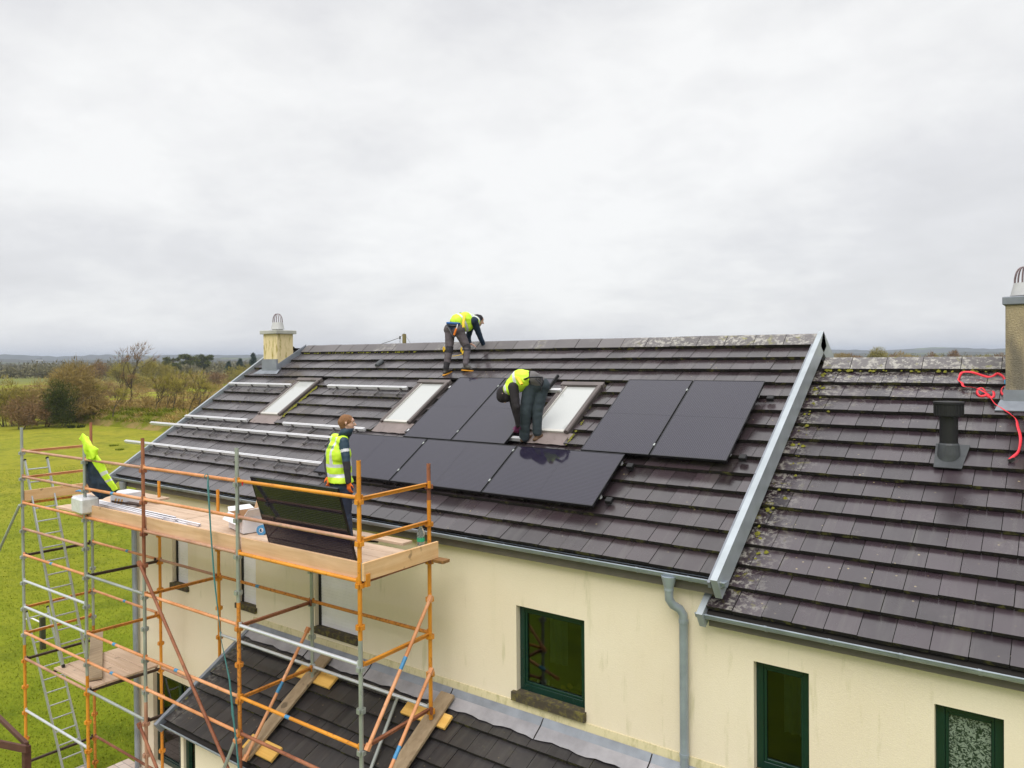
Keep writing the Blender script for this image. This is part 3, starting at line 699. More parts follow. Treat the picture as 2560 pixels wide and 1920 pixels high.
# decks: boards along X
ZD = nz(2, -11)+.02
def board(x0, x1, y0, y1, z, m='deck', th=.038, name='deck_board', par=None):
    mb = MB(); s_ = .0065*.976; mb.hexa([(x0, y0, z+s_*(x0+11)), (x1, y0, z+s_*(x1+11)), (x1, y1, z+s_*(x1+11)), (x0, y1, z+s_*(x0+11)), (x0, y0, z+th+s_*(x0+11)), (x1, y0, z+th+s_*(x1+11)), (x1, y1, z+th+s_*(x1+11)), (x0, y1, z+th+s_*(x0+11))])
    return mb.build(name, M[m], par or sc, bevel=.003)
for j in range(5):
    y0 = F+.05+.235*j; y1 = y0+.225
    board(-14.78 if j < 3 else -15.75, -13.6, y0, y1, ZD)
    for a, b in ((-13.58, -11.68), (-11.66, -9.22), (-9.2, -6.8)):
        board(a+.005, b-.005, y0, y1, ZD)
ZDT = ZD+.038
M['brownrust'] = painted('brown_rust', (.26, .13, .04), (.10, .05, .02), .6, .7)
# inside boards near the wall, lying a little higher on brackets
o = board(-10.6, at(1026, 1352, 1, 7.62).x, 7.47, 7.66, ZD+.055, 'deck')
o = board(-14.9, -13.3, 7.30, 7.52, ZD+.10, 'deck')
o = board(FX[4]+.06, FX[4]+.24, 7.36, 7.50, ZD-.05, 'brownrust', .04, 'board_bracket')
# toe boards
def toe(x0, x1, y, z0, z1, m='wx'):
    mb = MB(); mb.hexa([(x0, y, z0), (x1, y, z0+.006*(x1-x0)), (x1, y+.036, z0+.006*(x1-x0)), (x0, y+.036, z0), (x0, y, z1), (x1, y, z1+.006*(x1-x0)), (x1, y+.036, z1+.006*(x1-x0)), (x0, y+.036, z1)])
    return mb.build('toe_board', M[m], sc, bevel=.003)
for a, b in ((FX[1]+.03, FX[2]-.03), (FX[2]+.03, FX[3]-.03), (FX[3]+.03, FX[4]-.02)):
    zt0 = nz(2, a)+.19; toe(a, b, F+.03, nz(2, a)+.0, zt0+.02)
def toeY(x, y0, y1, z0, z1, m='wy'):
    mb = MB(); mb.box(x, x+.036, y0, y1, z0, z1); return mb.build('toe_board', M[m], sc, bevel=.003)
xr = FX[4]+.045
toeY(xr, F-.01, B+.04, nz(2, xr)+.012, nz(2, xr)+.225)
toeY(FX[0]-.02, F+.03, B-.02, nz(2, -16)+.02, nz(2, -16)+.22)
mb = MB(); mb.box(xr-.055, xr-.008, F-.0, F+.04, nz(2, xr)+.01, nz(2, xr)+.22); mb.build('toe_board_clip', M['galv'], sc)
for x_, y_ in ((xr+.02, F+.05), (FX[0]-.05, F+.03), (FX[1]-.07, F+.02)):
    mb = MB(); mb.box(x_-.01, x_+.03, y_-.03, y_+.03, nz(2, x_)-.06, nz(2, x_)+.09); mb.build('toe_board_clip', M['orange'], sc)
# low platform at the ladder
zl = nz(8, -14)+.03
for j in range(5):
    y0 = F+.06+.235*j; board(-14.98, -13.52, y0, y0+.225, zl)
mb = MB(); a_ = (at(224, 1700, 2, zl+.06)+at(251, 1695, 2, zl+.06))/2; b_ = (at(231, 1582, 2, zl+.06)+at(253, 1580, 2, zl+.06))/2; mb.bar(a_, b_, .225, .038); mb.build('deck_board', M['grey_wood'], sc, bevel=.003)
board(-15.0, -14.98+.03, F+.06, B, zl-.05, 'dark', .04, 'board_bearer')
# ladders (own things)
def ladder(name, foot_l, foot_r, top_l, top_r, label, n, group='aluminium ladders on the scaffold'):
    fl, fr, tl, tr = map(V, (foot_l, foot_r, top_l, top_r)); c = (fl+fr)/2
    L_ = empty(name, c, label, 'ladder', group)
    d = (tl-fl).normalized()
    for a, b in ((fl, tl), (fr, tr)):
        mb = MB(); mb.bar(a, b, .025, .06, up=(d.cross(V((0, 1, 0)))), mi=0); r_ = mb.build('ladder_rail', M['alu_ladder'], L_)
        mb = MB(); mb.bar(b-d*.0, b+d*.03, .034, .068, up=(d.cross(V((0, 1, 0)))), mi=0); mb.bar(a-d*.03, a+d*.02, .036, .07, up=(d.cross(V((0, 1, 0)))), mi=0); mb.build('rubber_cap', M['black'], r_)
    ln = (tl-fl).length
    for i in range(n):
        s_ = .12 + i*.258
        if s_ > ln-.05: break
        mb = MB(); mb.tube([fl+d*s_, fr+d*s_], .014, 8); mb.build('rung', M['alu_ladder'], L_, smooth=True)
    return L_
fz = zl+.045
ladder('ladder', (-14.84, 6.33, fz), (-14.84, 6.73, fz), (at(62, 1152, 1, 6.33).x, 6.33, at(62, 1152, 1, 6.33).z), (at(62, 1152, 1, 6.33).x, 6.73, at(62, 1152, 1, 6.33).z), 'aluminium ladder rising from the low plank platform to the top deck', 20)
ladder('ladder', (-15.55, 6.70, 0.02), (-15.55, 7.10, 0.02), (at(69, 1530, 1, 6.7).x-.05, 6.70, 3.15), (at(69, 1530, 1, 6.7).x-.05, 7.10, 3.15), 'aluminium ladder standing on the grass below the low plank platform', 16)
# ---- things lying on the deck
def bx(mb, c, sx, sy, sz, rot, mi=0):
    R_ = Matrix.Rotation(rot, 3, 'Z'); c = V(c)
    P_ = lambda x, y, z: c + R_ @ V((x, y, z))
    mb.hexa([P_(-sx/2, -sy/2, 0), P_(sx/2, -sy/2, 0), P_(sx/2, sy/2, 0), P_(-sx/2, sy/2, 0), P_(-sx/2, -sy/2, sz), P_(sx/2, -sy/2, sz), P_(sx/2, sy/2, sz), P_(-sx/2, sy/2, sz)], mi)
M['card'] = simple('white_carton_print', (.74, .73, .75), .6, 0, .06, 5); M['kraft'] = simple('brown_cardboard_inside', (.50, .32, .18), .8, 0, .12, 6)
M['film'] = simple('clear_plastic_wrap', (.66, .67, .69), .18, 0, .12, 14); M['orprint'] = simple('orange_print', (.75, .38, .08), .6, 0, .1, 9)
# open carton
e_ = empty('carton', (-10.2, 7.0, ZDT), 'open white cardboard carton with raised flaps beside the leaning panel', 'box')
c0 = V((-10.12, 6.98, ZDT+.02)); R_ = Matrix.Rotation(math.radians(-14), 3, 'Z')
P_ = lambda x, y, z: c0 + R_ @ V((x, y, z))
w_, d_, h_ = .30, .20, .24
mb = MB()
for (x0, y0, x1, y1) in ((-w_, -d_, w_, -d_), (w_, -d_, w_, d_), (w_, d_, -w_, d_), (-w_, d_, -w_, -d_)):
    nrm = V((y1-y0, -(x1-x0), 0)).normalized()*-.006
    A_, B_ = P_(x0, y0, 0), P_(x1, y1, 0); Ai, Bi = A_+R_@nrm, B_+R_@nrm; hz = V((0, 0, h_))
    mb.quad(A_, B_, B_+hz, A_+hz, 0); mb.quad(Bi, Ai, Ai+hz, Bi+hz, 1)
mb.quad(P_(-w_, -d_, .005), P_(w_, -d_, .005), P_(w_, d_, .005), P_(-w_, d_, .005), 1)
mb.build('carton_body', [M['card'], M['kraft']], e_)
for (pts, mi) in (((P_(-w_, d_, h_), P_(w_, d_, h_), P_(w_-.04, d_+.05, h_+.19), P_(-w_+.05, d_+.04, h_+.19)), 1), ((P_(w_, -d_, h_), P_(w_, d_, h_), P_(w_+.13, d_-.02, h_+.15), P_(w_+.15, -d_+.02, h_+.13)), 0), ((P_(-w_, -d_, h_), P_(w_, -d_, h_), P_(w_-.02, -d_-.10, h_-.10), P_(-w_+.02, -d_-.10, h_-.10)), 0), ((P_(-w_, -d_, h_), P_(-w_, d_, h_), P_(-w_-.12, d_-.03, h_+.05), P_(-w_-.12, -d_+.03, h_+.05)), 0)):
    mb = MB(); n_ = (pts[1]-pts[0]).cross(pts[3]-pts[0]).normalized()*.004
    mb.hexa([p-n_ for p in pts]+[p+n_ for p in pts], mi); mb.build('flap', [M['card'], M['kraft']], e_)
# wrapped carton pair
t_ = MB(); bx(t_, at(182, 1284, 2, ZDT)+V((.05, .18, 0)), .46, .30, .27, -.1); o = t_.build('carton', M['film'], None, bevel=.03)
tag(o, 'white box wrapped in clear plastic film near the ladder', 'box')
e_ = empty('carton', at(228, 1276, 2, ZDT)+V((.12, .55, 0)), 'white printed carton with orange stripes behind the jacket', 'box')
t_ = MB(); cc = V(e_.location); bx(t_, cc, .42, .34, .26, .1); t_.build('carton_body', M['card'], e_, bevel=.006)
for q in range(3):
    mb = MB(); a_ = Matrix.Rotation(.1, 3, 'Z'); f_ = lambda x, z: cc + a_ @ V((x, -.172, z)); x_ = -.10+q*.09
    mb.quad(f_(x_, .06), f_(x_+.045, .06), f_(x_+.09, .16), f_(x_+.045, .16)); mb.build('printed_stripe', M['orprint'], e_)
# blue gloves on the wrapped box
mb = MB(); p = at(190, 1228, 2, ZDT+.27); mb.tube([p, p+V((.05, .03, .012)), p+V((.12, .04, .0))], [.02, .035, .02], 8, el=.5); o = mb.build('glove', M['blue'], None, smooth=True); tag(o, 'blue work glove lying on the plastic wrapped box', 'glove')
# bundle of aluminium rails
for i in range(7):
    y = 6.42+.075*(i % 4)+.01*i; z = ZDT+.003+.045*(i//4); x0 = -14.55+.28*((i*37) % 5)/2; x1 = -11.25+.12*((i*53) % 7)/2 - .5*(i//4)
    mb = MB(); dy = .18-.03*i
    for (a_, b_, cc_, dd_) in ((-.02, -.012, 0, .04), (.012, .02, 0, .04), (-.02, .02, .0, .006), (-.02, .02, .028, .034), (-.02, -.004, .034, .042), (.004, .02, .034, .042)):
        mb.hexa([(x0, y+dy+a_, z+cc_), (x1, y+a_, z+cc_), (x1, y+b_, z+cc_), (x0, y+dy+b_, z+cc_), (x0, y+dy+a_, z+dd_), (x1, y+a_, z+dd_), (x1, y+b_, z+dd_), (x0, y+dy+b_, z+dd_)])
    o = mb.build('spare_rail', M['white']); tag(o, 'loose aluminium rail in the bundle lying along the scaffold deck', 'rail', 'spare rails bundled on the deck')
mb = MB(); a_ = at(285, 1252, 2, ZDT+.1); b_ = at(352, 1262, 2, ZDT+.1); mb.bar(a_, b_, .10, .03); o = mb.build('plank_offcut', M['dark']); tag(o, 'short dark offcut lying on the spare aluminium rails', 'plank')
mb = MB(); bx(mb, at(925, 1390, 2, ZDT)+V((-.15, .05, 0)), .34, .34, .012, .1); o = mb.build('mat', M['greyrub']); tag(o, 'flat grey mat on the deck behind the end board', 'mat')
mb = MB(); p = at(926, 1356, 2, ZDT); mb.bar(p+V((-.1, .0, .01)), p+V((.1, .05, .01)), .03, .02); o = mb.build('tool_bar', M['black']); tag(o, 'thin black bar lying on the deck by the end post', 'tool')
# roll of blue tape standing by the panel
p = at(655, 1338, 2, ZDT); mb = MB(); mb.lathe(p+V((0, 0, .075)), [(.03, -.025), (.075, -.025), (.075, .025), (.03, .025), (.03, -.025)], 20, axis=(.45, -.85, .1)); mb.lathe(p+V((0, 0, .075)), [(.026, -.027), (.034, -.027), (.034, .027), (.026, .027)], 16, 1, axis=(.45, -.85, .1))
o = mb.build('tape_roll', [M['blue'], M['card']], None, smooth=True); tag(o, 'blue roll of tape on the deck beside the leaning panel', 'tape roll')
# bottle
t = NT('bottle_plastic'); t.set((.75, .80, .80), .05); t.b.inputs['Transmission Weight'].default_value = .85; t.b.inputs['IOR'].default_value = 1.15; M['pet'] = t.m
M['green'] = simple('green_cap', (.02, .35, .16), .4)
e_ = empty('bottle', at(1052, 1353, 1, 7.3), 'clear plastic water bottle with green cap behind the end board', 'bottle'); p = V(e_.location); p.z = at(1052, 1353, 1, 7.3).z-.05
mb = MB(); mb.lathe(p, [(0, 0), (.045, 0), (.05, .03), (.047, .1), (.05, .15), (.043, .19), (.018, .235), (.014, .25)], 16); mb.build('bottle_body', M['pet'], e_, smooth=True)
mb = MB(); mb.lathe(p, [(.017, .245), (.017, .27), (0, .27)], 12); mb.build('cap', M['green'], e_)
mb = MB(); mb.lathe(p, [(.0515, .05), (.0515, .1)], 16); mb.build('bottle_label', M['green'], e_)
# jacket hung over the second standard
t = NT('navy_fabric'); t.set(t.mix(t.noise(5, 4), (.006, .014, .035), (.012, .035, .075)), .8); t.bump(t.noise(14, 4), .5, .01); M['navy'] = t.m
t = NT('hi_vis_fabric'); t.set(t.mix(t.ramp(t.noise(7, 3), [(.3, 0.), (.7, 1.)]), (.52, .82, .02), (.66, .92, .05)), .6); t.bump(t.noise(11, 4), .5, .01); M['hivis'] = t.m
M['silver'] = simple('reflective_tape', (.66, .67, .70), .4, .1, .1, 12)
e_ = empty('jacket', (FX[1], F, 6.6), 'navy and hi-vis yellow work jacket hung on the scaffold post and billowing', 'jacket')
def cloth(name, pts, mats, mi_fn, par, th=.02, sub=10, amp=.02):
    # pts: rows of world points (grid); bilinear-subdivided, wrinkled and given thickness
    rows = len(pts); cols = len(pts[0]); g = []
    for a in range((rows-1)*sub+1):
        fa = a/sub; i = min(int(fa), rows-2); ta = fa-i; r_ = []
        for b in range((cols-1)*sub+1):
            fb = b/sub; j = min(int(fb), cols-2); tb = fb-j
            p = pts[i][j].lerp(pts[i][j+1], tb).lerp(pts[i+1][j].lerp(pts[i+1][j+1], tb), ta)
            nn = noise.noise_vector(p*6)*amp + noise.noise_vector(p*14)*amp*.4
            r_.append(p+nn)
        g.append(r_)
    mb = MB(); A, Bn = len(g), len(g[0])
    mb.v = [tuple(p) for r_ in g for p in r_]
    for a in range(A-1):
        for b in range(Bn-1):
            mb.f.append([a*Bn+b, a*Bn+b+1, (a+1)*Bn+b+1, (a+1)*Bn+b]); mb.m.append(mi_fn(a/(A-1), b/(Bn-1))); mb.r.append(.5)
    o = mb.build(name, mats, par, smooth=True); s_ = o.modifiers.new('s', 'SOLIDIFY'); s_.thickness = th
    return o
J = lambda x, y, yy: at(x, y, 1, yy)
JB = lambda x, y, k: at(x, y, 1, F+.06+k)
cloth('jacket_body', [[JB(212, 1148, .0), JB(226, 1140, .0), JB(242, 1134, .0)], [JB(214, 1180, .03), JB(236, 1168, .0), JB(262, 1176, .03)], [JB(218, 1208, .08), JB(246, 1206, .04), JB(282, 1212, .08)], [JB(236, 1230, .12), JB(262, 1234, .10), JB(298, 1224, .12)], [JB(250, 1249, .15), JB(266, 1243, .13), JB(280, 1232, .14)]],
      [M['navy'], M['hivis'], M['silver']], lambda a, b: 0, e_, amp=.03)
cloth('hood', [[J(200, 1096, F-.02), J(208, 1085, F-.05), J(222, 1094, F-.03)], [J(208, 1108, F-.06), J(216, 1106, F-.09), J(228, 1112, F-.05)], [J(216, 1134, F-.05), J(228, 1130, F-.06), J(246, 1122, F-.03)], [J(217, 1150, F), J(234, 1148, F-.05), J(246, 1134, F)]],
      [M['hivis']], lambda a, b: 0, e_, amp=.025)
cloth('hi_vis_panel', [[JB(226, 1142, -.07), JB(246, 1138, -.07)], [JB(240, 1165, -.04), JB(260, 1160, -.04)], [JB(256, 1190, .0), JB(272, 1184, .0)], [JB(272, 1212, .04), JB(286, 1208, .04)], [JB(286, 1228, .08), JB(296, 1222, .08)]],
      [M['hivis'], M['silver']], lambda a, b: 1 if (.42 < a < .5 or .6 < a < .66) else 0, e_, amp=.012)
# teal rope tied to the guard rail
mb = MB(); M['teal'] = simple('teal_rope', (.06, .20, .20), .7, 0, .2, 30)
pts = [J(520, 1186, F-.03), J(520, 1212, F-.05), J(527, 1330, F-.07), J(536, 1450, F-.08), J(553, 1600, F-.09), J(574, 1700, F-.1), J(583, 1790, F-.1), J(590, 1850, F-.1), J(598, 1935, F-.1)]
mb.tube(pts, [.006, .016, .011, .013, .005, .013, .016, .010, .016], 6); 
a_ = J(583, 1770, F-.1); mb.tube([a_+V((.02*math.cos(q)-.02, 0, .07*math.sin(q)-.05)) for q in [i*PI/6 for i in range(13)]], .006, 5)
mb.tube([J(516, 1190, F-.03)+V((0, .028*math.cos(q), .028*math.sin(q))) for q in [i*PI/6 for i in range(13)]], .007, 5)
o = mb.build('rope', M['teal'], None, smooth=True); tag(o, 'teal rope hanging from the guard rail down past the lean-to roof', 'rope')
mb = MB(); p = J(606, 1205, F-.03); mb.tube([p, p-V((0, 0, .05))], [.012, .006], 6); o = mb.build('ribbon', simple('red_ribbon', (.7, .02, .03), .5)); tag(o, 'small red ribbon tied to the top guard rail', 'ribbon')
# ---- on the lean-to roof: sole planks, yellow packers, loose tube
def lean_plank(x0, v0, x1, v1, w, h0, th, m, name, label, cat, group=None):
    mb = MB(); hx = w/2
    mb.hexa([LP(x0-hx, v0, h0), LP(x0+hx, v0, h0), LP(x1+hx, v1, h0), LP(x1-hx, v1, h0), LP(x0-hx, v0, h0+th), LP(x0+hx, v0, h0+th), LP(x1+hx, v1, h0+th), LP(x1-hx, v1, h0+th)])
    o = mb.build(name, M[m], None, bevel=.005); tag(o, label, cat, group); return o
lean_plank(-9.30, .16, -9.24, 1.93, .215, .075, .045, 'grey_wood', 'plank', 'grey scaffold plank under the galvanised post on the lean-to roof', 'plank')
lean_plank(-6.87, .12, -6.84, 1.9, .235, .075, .045, 'grey_wood', 'plank', 'grey scaffold plank under the orange end post on the lean-to roof', 'plank')
mb = MB()
def packer(x0, x1, v, w, lab):
    mb = MB(); mb.hexa([LP(x0, v-w/2, .03), LP(x1, v-w/2, .03), LP(x1, v+w/2, .03), LP(x0, v+w/2, .03), LP(x0, v-w/2, .073), LP(x1, v-w/2, .073), LP(x1, v+w/2, .073), LP(x0, v+w/2, .073)])
    o = mb.build('packer_board', M['yel_wood'], None, bevel=.005); tag(o, lab, 'board')
packer(-9.65, -8.84, .50, .21, 'yellow pine board crossing the top of the left roof plank')
packer(-9.46, -8.80, 1.70, .22, 'yellow pine board crossing the bottom of the left roof plank')
packer(-7.41, -6.62, .47, .20, 'yellow pine board crossing the roof plank under the orange end post')
mb = MB(); mb.tube([LP(-7.62, .36, .07), LP(-7.20, 1.5, .07)], .024, 10); o = mb.build('loose_tube', M['galv'], None, smooth=True); tag(o, 'loose galvanised tube lying on the black lean-to tiles', 'tube')
# ------------------------------------------------------------------ SOLAR PANELS AND RAILS
def slope_box(mb, x0, x1, v0, v1, h0, h1, mi=0):
    mb.hexa([RP(x0, v0, h0), RP(x1, v0, h0), RP(x1, v1, h0), RP(x0, v1, h0), RP(x0, v0, h1), RP(x1, v0, h1), RP(x1, v1, h1), RP(x0, v1, h1)], mi)
def set_uvp(o, pts):
    a = o.data.attributes.new('uvp', 'FLOAT_VECTOR', 'POINT'); a.data.foreach_set('vector', [c for p in pts for c in p])
def panel(origin, eu, ev, en, lu, lv, label, lines='u', group=None):
    """origin = lower-left corner; eu, ev unit axes; en normal; busbars run along `lines`"""
    root = empty('solar_panel', origin, label, 'solar panel', group)
    P = lambda a, b, c: origin + eu*a + ev*b + en*c
    def hx(mb, a0, a1, b0, b1, c0, c1): mb.hexa([P(a0, b0, c0), P(a1, b0, c0), P(a1, b1, c0), P(a0, b1, c0), P(a0, b0, c1), P(a1, b0, c1), P(a1, b1, c1), P(a0, b1, c1)])
    mb = MB(); f = .011
    hx(mb, 0, lu, 0, f, 0, .035); hx(mb, 0, lu, lv-f, lv, 0, .035); hx(mb, 0, f, f, lv-f, 0, .035); hx(mb, lu-f, lu, f, lv-f, 0, .035)
    mb.build('frame', M['pframe'], root)
    mb = MB(); hx(mb, f, lu-f, f, lv-f, .027, .032)
    o = mb.build('cell_surface', M['cell'], root)
    uv = []
    for k in range(8):
        a = (f, lu-f, lu-f, f)[k % 4]; b = (f, f, lv-f, lv-f)[k % 4]
        uv.append((a, b, 0) if lines == 'v' else (b, a, 0))
    set_uvp(o, uv)
    # junction strip across the middle
    mb = MB()
    if lines == 'v': hx(mb, f, lu-f, lv/2-.001, lv/2+.001, .0325, .0328)
    else: hx(mb, lu/2-.001, lu/2+.001, f, lv-f, .0325, .0328)
    mb.build('centre_line', M['pframe'], root)
    return root
EU = V((1, 0, 0)); EV = RP(0, 1)-RP(0, 0); EN = (RP(0, 0, 1)-RP(0, 0, 0))
HP = .105
gp = 'solar panels mounted on the main roof'
for x0, lab in ((-10.225, 'landscape solar panel at the left end of the bottom row, behind the standing worker'), (-8.44, 'landscape solar panel in the middle of the bottom row'), (-6.655, 'landscape solar panel at the right end of the bottom row, below the bending worker')):
    panel(RP(x0+.01, .735, HP), EU, EV, EN, 1.765, 1.027, lab, 'u', gp)
for x0, lab in ((-9.02, 'upright solar panel right beside the middle skylight, below the worker on the ridge'), (-7.965, 'upright solar panel partly hidden by the worker bending over'), (-5.595, 'left panel of the upright pair between the right skylight and the verge'), (-4.54, 'right panel of the upright pair nearest the roof verge')):
    panel(RP(x0+.01, 1.785, HP), EU, EV, EN, 1.037, 1.735, lab, 'v', gp)
# panel leaning on the guard rail
a0 = V((at(663, 1345, 1, 6.56).x, 6.60, ZDT+.02)); a1 = V((at(843, 1217, 1, 6.33).x, 6.30, 0))
xl = -9.06; tl_ = at(625, 1191, 1, 6.27)
o_ = V((tl_.x, 6.60, ZDT+.01)); ev = V((0, -.30, (tl_.z-ZDT))).normalized(); 
panel(o_, EU, ev, V((0, -ev.z, ev.y)).normalized()*1.0, 1.765, 1.035, 'black solar panel standing on the deck and leaning against the guard rail', 'u')
def rail(x0, x1, v, label, hooks=True, stub=None, hx0=None):
    root = empty('mounting_rail', RP(x0, v, .07), label, 'rail', 'aluminium mounting rails on the roof')
    mb = MB(); h0, h1 = .045, .103
    slope_box(mb, x0, x1, v-.024, v-.017, h0, h1); slope_box(mb, x0, x1, v+.017, v+.024, h0, h1); slope_box(mb, x0, x1, v-.017, v+.017, h0, h0+.006)
    slope_box(mb, x0, x1, v-.017, v-.006, h1-.006, h1); slope_box(mb, x0, x1, v+.006, v+.017, h1-.006, h1); slope_box(mb, x0, x1, v-.017, v+.017, h0+.03, h0+.033)
    mb.build('rail', M['alu'], root)
    x = (hx0 if hx0 is not None else x0+.3)
    while x < x1-.05 and hooks:
        vk = .075 + G*math.floor((v-.075)/G)
        mb = MB()
        vlo = v-.17
        mb.bar(RP(x, v-.03, .045), RP(x, vlo, .045), .034, .012, up=EN)
        mb.bar(RP(x, vlo, .05), RP(x, vlo-.01, -.02), .034, .012, up=EV)
        mb.bar(RP(x, v-.034, .03), RP(x, v-.034, .095), .04, .012, up=EV)
        slope_box(mb, x-.02, x+.02, v-.04, v+.02, .032, .044)
        mb.build('roof_hook', M['galvdark'], root); x += .597
    return root
M['galvdark'] = simple('hook_steel', (.13, .12, .12), .5, .4, .3, 10)
rail(-15.80, at(730, 957, 1, 10).x*0-13.55, 3.235, 'short mounting rail on the upper roof left of the left skylight')
rail(-12.36, -10.13, 3.235, 'short mounting rail on the upper roof between the left and middle skylights')
rail(-15.84, -13.58, 1.975, 'short mounting rail level with the foot of the left skylight')
rail(-12.40, -10.12, 1.96, 'short mounting rail above the head of the standing worker')
rail(-16.80, -4.895, 1.655, 'long mounting rail overhanging the left verge, upper of the two long ones', hx0=-15.5)
rail(-16.83, -4.895, .985, 'long mounting rail overhanging the left verge, lower of the two long ones', hx0=-15.6)
rail(-9.10, -6.72, 3.27, 'mounting rail end showing behind the bending worker', False)
rail(-9.10, -6.75, 2.0, 'mounting rail under the two upright panels at the middle skylight', False)
rail(-5.56, -3.52, 3.27, 'upper mounting rail under the upright pair near the verge', False)
rail(-5.56, -3.52, 2.0, 'lower mounting rail under the upright pair near the verge', False)
# black end caps / optimiser boxes beside the clamps
for i, (x, v) in enumerate(((-3.36, 3.24), (-3.36, 1.97), (-4.77, 1.63), (-4.77, .955))):
    mb = MB(); slope_box(mb, x-.04, x+.05, v-.05, v+.03, .03, .085); o = mb.build('end_clamp', M['black'], None, bevel=.006)
    tag(o, ['black clamp block at the top right corner of the upright pair', 'black clamp block at the bottom right corner of the upright pair', 'black clamp block at the top right corner of the bottom row', 'black clamp block at the bottom right corner of the bottom row'][i], 'clamp', 'black clamp blocks at the panel edges')
mid = [(-8.45, 1.655), (-8.45, .985), (-6.665, 1.655), (-6.665, .985), (-7.975, 2.0), (-7.975, 3.27), (-4.55, 2.0), (-4.55, 3.27)]
for (x, v) in mid:
    mb = MB(); slope_box(mb, x-.010, x+.010, v-.022, v+.022, HP+.025, HP+.039); o = mb.build('mid_clamp', M['galv'])
    tag(o, 'small bright clamp in the gap between two neighbouring panels', 'clamp', 'small clamps between panels')
# dark cable and loose connector on the upper left roof
mb = MB(); pts = [RP(-11.0, 3.0, .02), RP(-10.95, 2.8, .03), RP(-11.25, 2.5, .02), RP(-11.5, 2.2, .02)]
mb.tube(pts, .004, 5); o = mb.build('cable', M['black']); tag(o, 'thin black cable trailing down the tiles between the skylights', 'cable')
mb = MB(); pts = [RP(-14.6, 3.1, .02), RP(-14.7, 2.8, .02), RP(-14.55, 2.5, .02), RP(-14.45, 2.1, .02)]
mb.tube(pts, .004, 5); o = mb.build('cable', M['black']); tag(o, 'thin black cable trailing down the tiles left of the left skylight', 'cable')
# red strap on the wing roof
M['red'] = simple('red_webbing', (.80, .03, .05), .5, 0, .15, 25)
root = empty('ratchet_strap', RP(-1.0, 4.0, 0, ZW), 'bright red webbing strap looped on the wing roof beside the chimney', 'strap')
def wp(x, y):   # point on the wing tiles through a pixel
    r_ = ray(x, y); n_ = EN; o_ = RP(0, 0, .03, ZW); return CAM + r_*(((o_-CAM).dot(n_))/r_.dot(n_))
q = lambda a, b: wp(2350+a/5.924, 900+b/5.924)
pts = [q(960, 300), q(925, 240), q(850, 205), q(790, 240), q(720, 255), q(630, 235), q(540, 205), q(450, 182), q(340, 185), q(300, 220), q(285, 270), q(275, 305), q(325, 345), q(350, 395), q(430, 405), q(520, 420), q(600, 450), q(690, 500), q(740, 545), q(780, 610), q(830, 665), q(900, 700), q(960, 745), q(1060, 820), q(1130, 890), q(1150, 990), q(1185, 1110), q(1190, 1220), q(1160, 1360), q(1090, 1430), q(1030, 1480)]
def ribbon(pts, w, name, mat, par, th=.003, close=False):
    mb = MB(); n = len(pts)
    sm = []
    for i in range(n-1):
        for k in range(4):
            tt = k/4; p0 = pts[max(i-1, 0)]; p1, p2 = pts[i], pts[i+1]; p3 = pts[min(i+2, n-1)]
            sm.append(.5*((2*p1)+(p2-p0)*tt+(2*p0-5*p1+4*p2-p3)*tt*tt+(3*p1-p0-3*p2+p3)*tt**3))
    sm.append(pts[-1]); vs = []
    for i, p in enumerate(sm):
        d = (sm[min(i+1, len(sm)-1)]-sm[max(i-1, 0)]).normalized(); tw = .5+.35*math.sin(i*.35)
        s_ = (d.cross(EN)*math.cos(tw)+EN*math.sin(tw)).normalized(); vs += [p+s_*w/2+EN*.004, p-s_*w/2+EN*.004]
    mb.add(vs, [(2*i, 2*i+1, 2*i+3, 2*i+2) for i in range(len(sm)-1)])
    o = mb.build(name, mat, par, smooth=True); s_ = o.modifiers.new('s', 'SOLIDIFY'); s_.thickness = th; return o
ribbon(pts, .030, 'webbing', M['red'], root)
ribbon([q(700, 520), q(600, 540), q(550, 490), q(570, 430), q(630, 420), q(680, 470), q(740, 465), q(790, 470), q(795, 540), q(740, 560), q(690, 520)], .028, 'webbing', M['red'], root)
ribbon([q(935, 520), q(905, 470), q(930, 410), q(990, 395), q(1020, 440), q(1035, 520)], .028, 'webbing', M['red'], root)
mb = MB(); p = q(1015, 1500); mb.bar(p, p+V((.05, .02, .03)), .03, .03); mb.build('buckle', M['black'], root)
mb = MB(); mb.tube([q(960, 310)+EN*.02, q(965, 370)+EN*.02, q(1040, 400)+EN*.04, V((cx0+.3, 10.99, q(1040, 400).z+.03)), V((cx0+1.0, 10.99, q(1040, 400).z+.02))], .008, 6); o = mb.build('blue_rope', simple('blue_rope', (.03, .30, .55), .5)); tag(o, 'blue rope running from the red strap around the right chimney', 'rope')
